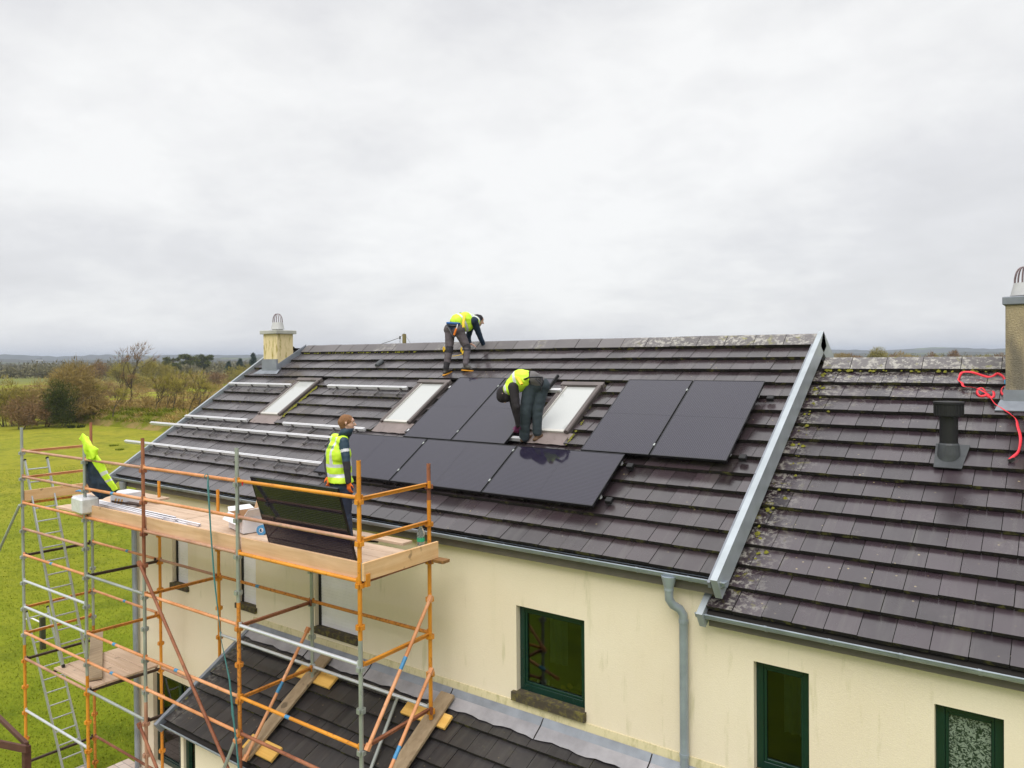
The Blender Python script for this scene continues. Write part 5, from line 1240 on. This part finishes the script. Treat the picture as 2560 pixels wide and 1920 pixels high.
for i in range(len(rings)-2):
    for k in range(n): fs.append((1+i*n+k, 1+(i+1)*n+k, 1+(i+1)*n+(k+1) % n, 1+i*n+(k+1) % n))
mb.add(vs, fs); o = mb.build('ground', M['ground']); o['kind'] = 'structure'
# patio
t = NT('paving'); br = t.n('ShaderNodeTexBrick'); br.inputs['Scale'].default_value = 1.6; br.inputs['Color1'].default_value = (.55, .44, .38, 1); br.inputs['Color2'].default_value = (.62, .52, .46, 1); br.inputs['Mortar'].default_value = (.3, .25, .22, 1); br.inputs['Mortar Size'].default_value = .012
t.l(t.coord(), br.inputs['Vector']); t.set(br.outputs[0], .8); M['paving'] = t.m
mb = MB(); mb.box(-15.75, -1, 4.6, 7.95, 0, .10); o = mb.build('patio', M['paving']); o['kind'] = 'structure'
mb = MB(); mb.box(-16.1, -15.76, 5.2, 7.2, 0, .18); o = mb.build('step', M['paving']); o['kind'] = 'structure'
# brown timber frame in the near left corner
root = empty('timber_frame', at(68, 1900, 1, 5.2)*1, 'dark brown painted timber frame corner in front of the scaffold', 'pergola')
c_ = at(66, 1868, 1, 5.2)
mb = MB(); mb.box(c_.x-.055, c_.x+.055, 5.15, 5.25, 0, c_.z+.03); mb.build('post', M['brown_wood'], root, bevel=.006)
a_ = at(-60, 1738, 1, 5.9)
mb = MB(); d_ = V((c_.x, 5.25, c_.z+.08)); mb.bar(d_+V((.02, -.05, -.03)), at(-60, 1738, 1, 5.5), .06, .07); mb.build('beam', M['brown_wood'], root, bevel=.006)
mb = MB(); mb.bar(V((c_.x+.12, 5.16, c_.z+.02)), V((c_.x-2.2, 4.4, c_.z+.02)), .04, .12); mb.build('beam', M['brown_wood'], root, bevel=.006)
# short post with a tap in the field
root = empty('field_post', (-24.0, 9.695, 0), 'short dark wooden post with white tap standing in the grass', 'post')
mb = MB(); mb.box(-24.06, -23.94, 9.63, 9.76, 0, .92); mb.build('post', simple('old_post', (.05, .05, .025), .9), root, bevel=.008)
mb = MB(); mb.tube([(-24.05, 9.65, .78), (-24.35, 9.55, .86), (-24.6, 9.5, .80)], .022, 6); mb.build('tap', M['card'], root, smooth=True)
# ---- vegetation
def leafmat(name, a, b, rough=.9):
    t = NT(name); r_ = t.attr(); c = t.mix(r_, a, b); t.set(c, rough, 0, .1); return t.m
VM = {'olive': leafmat('olive_twigs', (0.171, 0.155, 0.034), (0.372, 0.310, 0.070)), 'orange': leafmat('orange_brown_twigs', (.19, .145, .05), (.40, .29, .10)), 'brown': leafmat('brown_twigs', (0.132, 0.085, 0.043), (0.310, 0.194, 0.093)),
      'ivy': leafmat('dark_ivy', (.018, .028, .008), (.085, .10, .018)), 'pine': leafmat('pine_needles', (0.034, 0.056, 0.025), (0.171, 0.178, 0.054)), 'conifer': leafmat('blue_green_conifer', (.012, .030, .022), (.05, .085, .045)),
      'bark': simple('bark', (.085, .065, .035), .9, 0, .3, 3), 'greybark': simple('pale_bark', (.20, .165, .09), .9, 0, .3, 3), 'far': leafmat('distant_hedge', (0.093, 0.090, 0.046), (0.202, 0.178, 0.085)), 'dead': leafmat('dead_grass', (0.248, 0.202, 0.046), (0.651, 0.449, 0.186)), 'green': leafmat('bank_grass', (.10, .14, .006), (.25, .27, .012))}
def twigs(mb, c, rx, ry, rz, n, ln, w, drift=(0, 0, 0), mi=0, dens=.5, lumps=7, seedp=None, up=.3):
    """fills an uneven crown volume with short thin blades grouped in clumps"""
    c = V(c); cl = []
    for _ in range(lumps):
        a_ = random.uniform(0, 2*PI); e_ = random.uniform(-.6, 1); q = random.uniform(.25, .8)
        cl.append((V((math.cos(a_)*rx*q*math.sqrt(max(0, 1-e_*e_*.6)), math.sin(a_)*ry*q*math.sqrt(max(0, 1-e_*e_*.6)), e_*rz*q)), random.uniform(.32, .6), random.random()))
    k = RNG.integers(0, len(cl), n); O = np.array([list(q[0]) for q in cl])[k]; SS = np.array([q[1] for q in cl])[k]; SH = np.array([q[2] for q in cl])[k]
    D = RNG.normal(size=(n, 3)); D /= np.linalg.norm(D, axis=1)[:, None]; Q = RNG.random(n)**.4
    P = np.array(c)+O+D*np.array([rx, ry, rz])*(SS*Q)[:, None]
    DR = D*.8+RNG.normal(size=(n, 3))*.5+np.array([0, 0, up])+np.array(drift); DR /= np.linalg.norm(DR, axis=1)[:, None]
    SD = np.cross(DR, RNG.normal(size=(n, 3))); SD /= np.linalg.norm(SD, axis=1)[:, None]; SD *= (w*RNG.uniform(.5, 1.3, n))[:, None]
    T_ = np.stack([P-SD, P+SD, P+DR*(ln*RNG.uniform(.5, 1.4, n))[:, None]], 1); ok = P[:, 2] > .05
    mb.tris(T_[ok], np.clip(.5*SH+.5*RNG.random(n), 0, 1)[ok])
def branchy(mb, p, d, r_, ln, depth, mi=0, spread=.5, tips=None, wind=V((0, 0, 0))):
    q = p; pts = [p]; rr = [r_]; dd = d
    for i in range(3):
        dd = (dd + V((random.gauss(0, .12), random.gauss(0, .12), random.gauss(.03, .08))) + wind*.1).normalized(); q = q+dd*ln/3; pts.append(q); rr.append(r_*(1-.16*(i+1)))
    mb.tube(pts, rr, 5 if r_ > .05 else 3, mi, cap=False)
    if depth == 0:
        if tips is not None: tips.append((q, dd))
        return
    for k in range(random.choice((2, 3, 3))):
        nd = (dd + V((random.gauss(0, spread), random.gauss(0, spread), random.gauss(.12, spread*.5))) + wind*.35).normalized()
        branchy(mb, pts[random.choice((2, 3, 3))], nd, max(r_*.56, .018), ln*random.uniform(.62, .85), depth-1, mi, spread, tips, wind)
def shrub(px, d, w_px, top_py, kind, label, cat='bush', group='bushes along the field edge', n=2600, ln=.5, w=.03, base=0, ivy=False, trunk=True):
    c = gp_(px, d, base); wd = w_px/FOC*d; zt_ = ztop(px, top_py, d); h = zt_-base
    root = empty('bush' if cat == 'bush' else 'tree', c, label, cat, group)
    mb = MB()
    for k in range(6 if trunk else 2):
        branchy(mb, c+V((random.gauss(0, wd*.08), random.gauss(0, wd*.08), 0)), V((random.gauss(0, .4), random.gauss(0, .4), 1)).normalized(), .07, h*.38, 2, 0, .45)
    mb.build('branches', VM['bark'], root)
    mb = MB(); twigs(mb, c+V((0, 0, h*.54)), wd*.58, wd*.5, h*.50, n, ln, w, lumps=14)
    if cat == 'bush': twigs(mb, c+V((0, 0, h*.20)), wd*.52, wd*.45, h*.24, n//2, ln*.7, w, lumps=10)
    mb.build('crown', VM[kind], root)
    if ivy:
        mb = MB(); twigs(mb, c+V((0, 0, h*.42))+hidir(px).cross(V((0, 0, 1)))*wd*.10, wd*.30, wd*.3, h*.30, 2600, .28, .10, lumps=9, mi=0, up=0); mb.build('ivy', VM['ivy'], root)
    return root
shrub(165, 118, 140, 905, 'orange', 'big olive and orange winter willow with dark ivy in its middle', 'bush', n=9000, ln=.85, w=.028, ivy=True)
shrub(232, 135, 60, 960, 'brown', 'brown bramble bush right of the big willow', n=2200)
shrub(75, 120, 95, 962, 'orange', 'rounded orange brown bush left of the big willow', n=4200)
shrub(18, 116, 70, 948, 'olive', 'olive bush at the very left edge of the photo', n=3600, ivy=False)
shrub(110, 112, 70, 992, 'brown', 'low dark brown bramble in front of the orange bush', n=2400, trunk=False)
shrub(45, 110, 60, 1000, 'brown', 'low bramble clump at the left edge of the field', n=1800, trunk=False)
shrub(158, 110, 72, 950, 'ivy', 'dark green ivy clump in front of the big willow', n=4200, trunk=False)
shrub(285, 190, 60, 955, 'brown', 'round dark brown bush beyond the bank', n=2000)
shrub(300, 260, 60, 905, 'olive', 'olive tree behind the bare pair of trunks', 'tree', 'leafless trees beyond the bank', n=3500, ln=1.0, w=.05)
shrub(250, 290, 50, 903, 'brown', 'brown tree cluster left of the bare pair of trunks', 'tree', 'leafless trees beyond the bank', n=2600, ln=1.0, w=.05)
shrub(362, 250, 46, 900, 'olive', 'olive tree right of the bare pair of trunks', 'tree', 'leafless trees beyond the bank', n=2600, ln=1.0, w=.05)
shrub(415, 260, 50, 905, 'olive', 'pale olive tree in front of the pine group', 'tree', 'leafless trees beyond the bank', n=2600, ln=1.0, w=.05)
for i, (px, tp, wpx) in enumerate(((210, 905, 30), (340, 935, 60), (470, 935, 90), (540, 930, 60), (590, 920, 50), (395, 945, 60), (440, 940, 50), (610, 915, 40))):
    shrub(px, 230+i*9, wpx, tp, ('brown', 'olive', 'orange')[i % 3], ['brown scrub behind the big willow', 'olive thicket beyond the bare trees', 'tan thicket below the pines', 'brown thicket right of the pines', 'olive thicket close to the roof verge', 'tan scrub between the bare trees', 'brown scrub under the left pine', 'olive bush touching the roof verge'][i], 'bush', 'thickets beyond the bank', n=1700, ln=.9, w=.06, trunk=False)
# bare trees on the bank
def bare(px, d, base_z, top_py, lean, label, r0=.16, depth=4, tw='brown', ntw=500):
    c = gp_(px, d, 0); c.z = base_z; zt_ = ztop(px, top_py, d); h = zt_-base_z
    root = empty('tree', c, label, 'tree', 'bare trees on the grassy bank'); tips = []
    mb = MB(); branchy(mb, c, V((lean*_r0.x, lean*_r0.y, 1)).normalized(), r0, h*(.33 if depth > 4 else .33), depth, 0, .34, tips, V(_r0)*.25)
    mb.build('trunk', VM['bark'], root)
    mb = MB()
    for p, dd in tips:
        for k in range(5):
            q = (dd+V((random.gauss(0, .5), random.gauss(0, .5), random.gauss(.2, .4)))+V(_r0)*.25).normalized(); sd = q.orthogonal().normalized()*.018; l_ = random.uniform(.4, 1.1)
            mb.add([p-sd, p+sd, p+q*l_], [(0, 1, 2)], 0, random.random())
    mb.build('crown', VM[tw], root)
bare(318, 124, 1.3, 868, .28, 'tall bare tree with the wispy top on the bank', .19, 5)
bare(306, 122, 1.3, 930, -.15, 'bare leaning trunk left of the tall bare tree', .16, 4)
for i, (px, tp, ln_) in enumerate(((385, 938, .1), (398, 955, -.1), (408, 945, .2), (425, 950, 0), (432, 935, .15), (458, 940, 0), (470, 925, .1), (483, 950, .2), (495, 945, 0), (240, 962, -.2), (280, 968, .1), (508, 955, .1))):
    bare(px, 108+(i*7) % 14, 1.2, tp, ln_, ['thin bare willow nearest the bare tree pair', 'short dead stem beside the first willow', 'thin forked willow second in the row', 'small dead stem in the middle of the willow row', 'taller forked willow in the middle of the row', 'olive willow with an upright stem', 'tallest willow of the row right of the bare trees', 'leaning willow towards the roof verge', 'slim willow close to the roof verge', 'small bare shrub stem left of the bare trees', 'small forked stump between the bushes', 'last willow before the roof verge'][i], .08, 4, 'olive', 300)
# pines and conifers
def pine(px, d, w_px, top_py, label, kind='pine', flat=True, group='evergreens on the skyline'):
    c = gp_(px, d); wd = w_px/FOC*d; h = ztop(px, top_py, d); root = empty('tree', c, label, 'tree', group)
    mb = MB(); mb.tube([c, c+V((.2, 0, h*.5)), c+V((0, 0, h*.9))], [.32, .22, .06], 6); 
    for k in range(7): a_ = random.uniform(0, 2*PI); z_ = h*random.uniform(.45, .85); mb.tube([c+V((0, 0, z_)), c+V((math.cos(a_)*wd*.35, math.sin(a_)*wd*.35, z_+h*.08))], [.10, .03], 4)
    mb.build('trunk', VM['bark'], root); mb = MB()
    if flat:
        for k in range(9):
            a_ = random.uniform(0, 2*PI); q = random.uniform(0, .36)*wd; z_ = h*random.uniform(.55, .93); twigs(mb, c+V((math.cos(a_)*q, math.sin(a_)*q, z_)), wd*.25, wd*.25, h*.10, 420, .75, .14, lumps=4, up=.2)
    else:
        for k in range(9):
            f = k/9; twigs(mb, c+V((0, 0, h*(.2+.72*f))), wd*.5*(1-f)+.3, wd*.5*(1-f)+.3, h*.09, 330, .8, .14, lumps=5, up=-.1)
    mb.build('crown', VM[kind], root)
pine(432, 340, 46, 893, 'leftmost of the three spreading pines'); pine(475, 345, 52, 887, 'middle and tallest of the three spreading pines'); pine(508, 350, 40, 888, 'rightmost of the three spreading pines')
pine(572, 400, 22, 902, 'small pointed conifer left of the roof verge', 'conifer', False); pine(600, 390, 30, 895, 'dense conifer close to the roof verge', 'conifer', False); pine(634, 380, 30, 877, 'tall conifer rising beside the yellow chimney', 'conifer', False)
# right side, behind the wing ridge
for i, (px, tp, wpx, k) in enumerate(((2195, 881, 36, 'olive'), (2100, 889, 46, 'orange'), (2140, 891, 40, 'brown'), (2235, 892, 30, 'brown'), (2282, 884, 34, 'olive'), (2262, 889, 40, 'orange'), (2330, 886, 32, 'brown'), (2350, 892, 40, 'olive'), (2388, 883, 26, 'brown'), (2420, 893, 40, 'orange'), (2455, 892, 30, 'olive'), (2490, 892, 36, 'brown'))):
    shrub(px, 330+(i*29) % 60, wpx, tp-3, k, ['round olive tree beyond the wing ridge', 'low orange brown hedge next to the roof apex', 'brown hedge left of the round olive tree', 'brown scrub right of the round olive tree', 'olive bush in the middle beyond the wing ridge', 'tan hedge in the middle beyond the wing ridge', 'brown bush with upright twigs beyond the flue', 'olive hedge right of the upright bush', 'slim brown tree behind the wing ridge', 'tan hedge near the right chimney', 'olive hedge near the right chimney', 'brown hedge touching the right chimney'][i], 'bush', 'trees seen over the wing ridge', n=4200, ln=1.1, w=.09, trunk=False)
# grassy bank along the field edge
mb = MB(); nb = 90; A_ = V((-185, 52.5, 0)); B_ = V((-46, 50.0, 0)); prof = ((-3.4, 0), (-2.4, .9), (-1.4, 1.7), (0, 2.2), (1.6, 2.1), (3.6, 1.2), (6.0, 0))
rows = []
for i in range(nb+1):
    f = i/nb; p = A_.lerp(B_, f); k = .75+.5*noise.noise(V((f*14, 3, 0))); w_ = 1.6*noise.noise(V((f*9, 8, 0)))
    rows.append([V((p.x, p.y+a_+w_+.5*noise.noise(V((f*40, a_, 1))), b_*k+.15*noise.noise(V((f*50, a_*2, 5))) if b_ > 0 else -.05)) for a_, b_ in prof])
m_ = len(prof); mb.add([p for r_ in rows for p in r_], [(i*m_+j, (i+1)*m_+j, (i+1)*m_+j+1, i*m_+j+1) for i in range(nb) for j in range(m_-1)])
t = NT('bank_soil_grass'); t.set(t.mix(t.ramp(t.noise(.35, 6, .7), [(.42, 0.), (.55, 1.)]), (.14, .16, .01), (.26, .19, .07)), .95, 0, .1); t.bump(t.noise(2, 5), 1, .2)
o = mb.build('bank', t.m, None, smooth=True); o['kind'] = 'structure'
mb = MB(); mg = MB()
for i in range(20000):
    f = random.random(); r_ = rows[min(int(f*nb), nb-1)]; j = random.choice((1, 1, 2, 2, 2, 3, 3, 4)); p = r_[j].lerp(rows[min(int(f*nb)+1, nb)][j], f*nb % 1)+V((0, random.gauss(0, .5), 0)); 
    dead = noise.noise(V((p.x*.16, 7, 1)))+.35*noise.noise(V((p.x*.5, 2, 1))) > .02
    d_ = V((random.gauss(.2, .4), random.gauss(-.5, .4), 1)).normalized(); l_ = random.uniform(.4, 1.0); sd = V((random.gauss(0, 1), random.gauss(0, .3), 0)).normalized()*.035
    b_ = p+d_*l_*.6; e_ = b_+(d_+V((0, -.6, -.7))).normalized()*l_*.4
    (mb if dead else mg).add([p-sd, p+sd, b_+sd*.7, b_-sd*.7, e_], [(0, 1, 2, 3), (3, 2, 4)], 0, random.random())
o = mb.build('dead_grass', VM['dead']); tag(o, 'tufts of pale dead grass hanging over the bank at the field edge', 'grass', kind='stuff')
o = mg.build('bank_grass', VM['green']); tag(o, 'green grass tufts growing on the bank at the field edge', 'grass', kind='stuff')
# field grass: upright tufts in view around and beyond the scaffold
mb = MB()
N_ = 60000; PXs = RNG.uniform(-30, 420, N_); Ds = 14*(70/14)**RNG.random(N_)
hx = np.array([list(hidir(q)) for q in np.linspace(-30, 420, 200)]); P = hx[((PXs+30)/450*199).astype(int)]*Ds[:, None]+np.stack([RNG.normal(0, .3, N_), RNG.normal(0, .3, N_), np.zeros(N_)], 1)
ok = (P[:, 1] < 48.5) & ~((P[:, 0] > -15.9) & (P[:, 1] > 4) & (P[:, 1] < 17)); P = P[ok]; Ds = Ds[ok]; n = len(P); SC = .5+Ds/60
DR = np.stack([RNG.normal(0, .6, n), RNG.normal(0, .6, n), np.ones(n)], 1); DR /= np.linalg.norm(DR, axis=1)[:, None]; SD = np.stack([RNG.normal(0, 1, n), RNG.normal(0, 1, n), np.zeros(n)], 1)*(.008*SC)[:, None]
mb.tris(np.stack([P-SD, P+SD, P+DR*(.06*RNG.uniform(.5, 1, n)*(.6+.4*SC))[:, None]], 1), RNG.random(n))
t = NT('grass_blades'); t.set(t.mix(t.attr(), (.14, .19, .010), (.27, .29, .025)), .8, 0, .2)
o = mb.build('grass', t.m); tag(o, 'short yellow green grass growing across the field', 'grass', kind='stuff')
# dark rush clumps in the field
for i, (px, py) in enumerate(((18, 1040), (52, 1044), (190, 1069), (285, 1115), (300, 1125), (330, 1180))):
    p = at(px, py, 2, 0); mb = MB(); s_ = (p-CAM).length/90*(1 if i < 3 else .55)
    for k in range(160):
        a_ = random.uniform(0, 2*PI); q = random.random()**.5*.8*s_; d_ = V((math.cos(a_)*.5, math.sin(a_)*.5, 1)).normalized(); b_ = p+V((math.cos(a_)*q, math.sin(a_)*q, 0)); sd = V((random.gauss(0, 1), random.gauss(0, 1), 0)).normalized()*.03*s_
        mb.add([b_-sd, b_+sd, b_+d_*random.uniform(.25, .5)*s_], [(0, 1, 2)], 0, random.random()*.6)
    o = mb.build('rush_clump', VM['ivy' if i < 3 else 'green']); tag(o, ['dark rush clump at the far left of the field', 'dark rush clump second from the left edge', 'dark rush clump in the middle of the field', 'grass clump behind the hanging jacket', 'grass clump just right of the hanging jacket', 'grass clump between jacket and roof'][i], 'grass clump', 'rush clumps in the field')
mb = MB()
for i in range(270):
    px = random.uniform(170, 690); d = random.uniform(118, 330); c = gp_(px, d, 0)
    if random.random() < .35: d = random.uniform(112, 124); c = gp_(px, d, 1.0)
    h = random.uniform(.8, 2.6); twigs(mb, c+V((0, 0, h*.5)), random.uniform(1.2, 3), 1.6, h*.55, 110, .7, .05, lumps=4)
o = mb.build('scrub', leafmat('tan_scrub', (.16, .12, .04), (.42, .29, .10))); tag(o, 'tan and brown scrub growing between the bank and the far fields', 'scrub', kind='stuff')
# far hedgerows and woodland bands, far hills
mb = MB()
for i in range(130):
    px = random.uniform(-80, 700) if i % 3 else random.uniform(2040, 2600); d = random.choice((430, 520, 640, 800, 1000, 1300, 1700)); c = gp_(px, d); L_ = random.uniform(30, 110); an = random.uniform(-.25, .25); hd_ = V(_r0)*math.cos(an)+_f0*math.sin(an)
    for k in range(int(L_/4)):
        q = c+hd_*(k*4-L_/2)+V((random.gauss(0, .8), random.gauss(0, .8), 0)); h = random.uniform(2, 4.5)*(2.0 if random.random() < .12 else 1)
        twigs(mb, q+V((0, 0, h*.5)), 3.0, 2.4, h*.55, 34, 1.5, .42, lumps=3)
o = mb.build('distant_hedgerows', VM['far']); tag(o, 'distant hedgerows and copses across the plain', 'hedgerow', kind='stuff')
t = NT('hill_cover'); vo = t.n('ShaderNodeTexVoronoi'); vo.inputs['Scale'].default_value = .006; t.l(t.coord((1, 1, 3)), vo.inputs['Vector']); sc2 = t.n('ShaderNodeSeparateColor'); t.l(vo.outputs['Color'], sc2.inputs[0])
t.set(t.mix(t.ramp(t.noise(.02, 5, .7), [(.45, 0.), (.55, 1.)]), t.ramp(sc2.outputs[0], [(0, (.05, .055, .03)), (.55, (.06, .06, .035)), (.7, (.13, .16, .05)), (.85, (.07, .06, .04))], 'CONSTANT'), (.045, .045, .03)), .95, 0, .1); M['hill'] = t.m
for (d0, hh, sd) in ((2600, 17, 1.0), (4200, 52, 5.0)):
    mb = MB(); n = 420; w_ = 900
    vs = []
    for i in range(n+1):
        px = -400 + 3400*i/n; dr = hidir(px); f = i/n
        k = noise.noise(V((f*7, sd, 0)))*.5 + noise.noise(V((f*23, sd, 2)))*.22 + .62
        tre = .10*noise.noise(V((f*160, sd, 3))) + .07*abs(noise.noise(V((f*420, sd, 4))))
        z_ = hh*(k+tre*(.7 if d0 > 3000 else 1.2)); z_ = max(z_, hh*.25)
        vs += [dr*(d0-w_*.6), dr*(d0-w_*.3)+V((0, 0, z_*.4)), dr*d0+V((0, 0, z_)), dr*(d0+w_)]
    mb.add(vs, [(4*i+j, 4*i+4+j, 4*i+5+j, 4*i+1+j) for i in range(n) for j in range(3)])
    o = mb.build('hills', M['hill'], None); o['kind'] = 'structure'
# far pale houses
for i, (px, d) in enumerate(((60, 900), (24, 860), (98, 2300), (2500, 1200), (2535, 1180))):
    c = gp_(px, d, 0 if d < 2000 else 6); s_ = d/700; root = empty('far_house', c, ['tiny pale house among the far left hedges', 'tiny white house at the far left edge of the plain', 'tiny white house on the left hillside', 'tiny pale house in the distance left of the right chimney', 'tiny long pale house just beside the right chimney'][i], 'house', 'tiny houses in the distance')
    mb = MB(); w_, h_ = 3.4*s_, 1.5*s_; mb.box(c.x-w_, c.x+w_, c.y-4, c.y+4, c.z, c.z+h_); mb.build('wall', M['cap'], root)
    mb = MB(); mb.add([(c.x-w_, c.y-4.3, c.z+h_), (c.x+w_, c.y-4.3, c.z+h_), (c.x+w_, c.y+4.3, c.z+h_), (c.x-w_, c.y+4.3, c.z+h_), (c.x-w_, c.y, c.z+h_+.9*s_), (c.x+w_, c.y, c.z+h_+.9*s_)], [(0, 1, 5, 4), (2, 3, 4, 5), (0, 4, 3), (1, 2, 5)]); mb.build('roof', M['greyrub'], root)
# utility pole with line
base = at(1011, 873, 1, 34); root = empty('utility_pole', (base.x, base.y, 0), 'wooden utility pole with power line behind the roof ridge', 'utility pole')
zt_ = at(1011, 835, 1, 34).z; mb = MB(); mb.tube([(base.x, base.y, 0), (base.x, base.y, zt_)], [.15, .12], 10); mb.build('pole', simple('old_pole_wood', (.20, .16, .07), .9, 0, .25, 3), root)
mb = MB(); iz = at(1000, 844, 1, 33.9); mb.lathe(iz, [(0, -.1), (.06, -.08), (.04, 0), (.06, .08), (0, .1)], 8); mb.tube([iz, V((base.x, base.y, iz.z+.3)), V((base.x, base.y, iz.z-.2))], .012, 4); mb.tube([iz-V((0, 0, .05)), iz-V((0, 0, 1.4))], .02, 4); mb.build('insulator', M['greyrub'], root)
e_ = at(835, 874, 1, 40); mb = MB(); e2 = iz+(e_-iz)*2.2; mb.tube([iz+(e2-iz)*f-V((0, 0, 1.3*4*f*(1-f)*.4)) for f in [k/16 for k in range(17)]], .016, 4); mb.tube([V((base.x, base.y, iz.z+.25)), at(1040, 880, 1, 36)], .008, 4); mb.build('power_line', M['black'], root)
for yy, px0 in ((918, 0), (926, 0)):
    pass
# air
t = bpy.data.materials.new('air'); t.use_nodes = True; nt_ = t.node_tree; nt_.nodes.clear(); oo = nt_.nodes.new('ShaderNodeOutputMaterial'); pv = nt_.nodes.new('ShaderNodeVolumePrincipled')
pv.inputs['Color'].default_value = (.70, .78, .92, 1); pv.inputs['Density'].default_value = .00020; pv.inputs['Anisotropy'].default_value = .2; nt_.links.new(pv.outputs[0], oo.inputs['Volume'])
if HAZE:
    mb = MB(); mb.box(-9500, 9500, -9500, 9500, -1.2, 70); o = mb.build('haze', t); o['kind'] = 'stuff'; o['label'] = 'thin pale haze over the far plain'; o['category'] = 'haze'
# ------------------------------------------------------------------ WORLD + SUN
W = bpy.data.worlds.new('World'); S.world = W; W.use_nodes = True
t = W.node_tree; t.nodes.clear()
N = t.nodes.new; L = t.links.new
out = N('ShaderNodeOutputWorld'); bg = N('ShaderNodeBackground'); L(bg.outputs[0], out.inputs[0])
SUN_EL, SUN_AZ = math.radians(52), math.radians(165)    # azimuth clockwise from +Y: behind the camera, a little to the right
sky = N('ShaderNodeTexSky'); sky.sky_type = 'NISHITA'; sky.sun_disc = False; sky.sun_elevation = SUN_EL; sky.sun_rotation = SUN_AZ
tc = N('ShaderNodeTexCoord'); sx = N('ShaderNodeSeparateXYZ'); L(tc.outputs['Generated'], sx.inputs[0])
def m_(op, a, b=0, c=0, clamp=False):
    x = N('ShaderNodeMath'); x.operation = op; x.use_clamp = clamp
    for i, v in enumerate((a, b, c)):
        if isinstance(v, (int, float)): x.inputs[i].default_value = v
        else: L(v, x.inputs[i])
    return x.outputs[0]
zc_ = m_('MAXIMUM', sx.outputs[2], 0.0)
den = m_('ADD', zc_, .30)
cb = N('ShaderNodeCombineXYZ'); L(m_('DIVIDE', sx.outputs[0], den), cb.inputs[0]); L(m_('DIVIDE', sx.outputs[1], den), cb.inputs[1]); L(m_('MULTIPLY', sx.outputs[2], 1.5), cb.inputs[2])
def ns(scale, detail, rough, dist=0, off=0):
    mp = N('ShaderNodeMapping'); mp.inputs['Location'].default_value = (off, off*.7, 0); L(cb.outputs[0], mp.inputs[0])
    x = N('ShaderNodeTexNoise'); x.inputs['Scale'].default_value = scale; x.inputs['Detail'].default_value = detail; x.inputs['Roughness'].default_value = rough
    x.inputs['Distortion'].default_value = dist; L(mp.outputs[0], x.inputs['Vector']); return x.outputs['Fac']
a = ns(.8, 5, .45, .2, 3.1); b = ns(2.6, 8, .55, .25, 7.7)
cl = m_('ADD', m_('ADD', m_('MULTIPLY', a, .56), m_('MULTIPLY', b, .30)), m_('MULTIPLY', ns(7., 8, .6, .4, 1.3), .14))
r = N('ShaderNodeValToRGB'); e = r.color_ramp.elements
e[0].position = .36; e[0].color = (.56, .56, .57, 1); e[1].position = .60; e[1].color = (.74, .74, .735, 1)
e.new(.46).color = (.61, .61, .62, 1); e.new(.53).color = (.68, .68, .68, 1)
L(cl, r.inputs[0])
# brighter overhead (overcast sky is about twice as bright at the zenith)
gz = N('ShaderNodeMapRange'); gz.inputs['From Min'].default_value = .50; gz.inputs['From Max'].default_value = .95; gz.inputs['To Min'].default_value = 1.0; gz.inputs['To Max'].default_value = 2.3; L(sx.outputs[2], gz.inputs['Value'])
mm = N('ShaderNodeVectorMath'); mm.operation = 'SCALE'; L(r.outputs[0], mm.inputs[0]); L(gz.outputs[0], mm.inputs['Scale'])
sk = N('ShaderNodeVectorMath'); sk.operation = 'SCALE'; L(sky.outputs[0], sk.inputs[0]); sk.inputs['Scale'].default_value = .08
mx = N('ShaderNodeMix'); mx.data_type = 'RGBA'; mx.inputs[0].default_value = .93; L(sk.outputs[0], mx.inputs[6]); L(mm.outputs[0], mx.inputs[7])
L(mx.outputs[2], bg.inputs[0]); bg.inputs[1].default_value = 1.0
sun = bpy.data.lights.new('sun', 'SUN'); so = bpy.data.objects.new('sun', sun); COL.objects.link(so)
sun.energy = 1.5; sun.angle = math.radians(40); sun.color = (1, .97, .92)
dv = V((math.sin(SUN_AZ)*math.cos(SUN_EL), math.cos(SUN_AZ)*math.cos(SUN_EL), math.sin(SUN_EL)))
so.rotation_euler = dv.to_track_quat('Z', 'Y').to_euler(); so.location = (0, -10, 30)
S.view_settings.exposure = .45
S.cycles.use_denoising = True
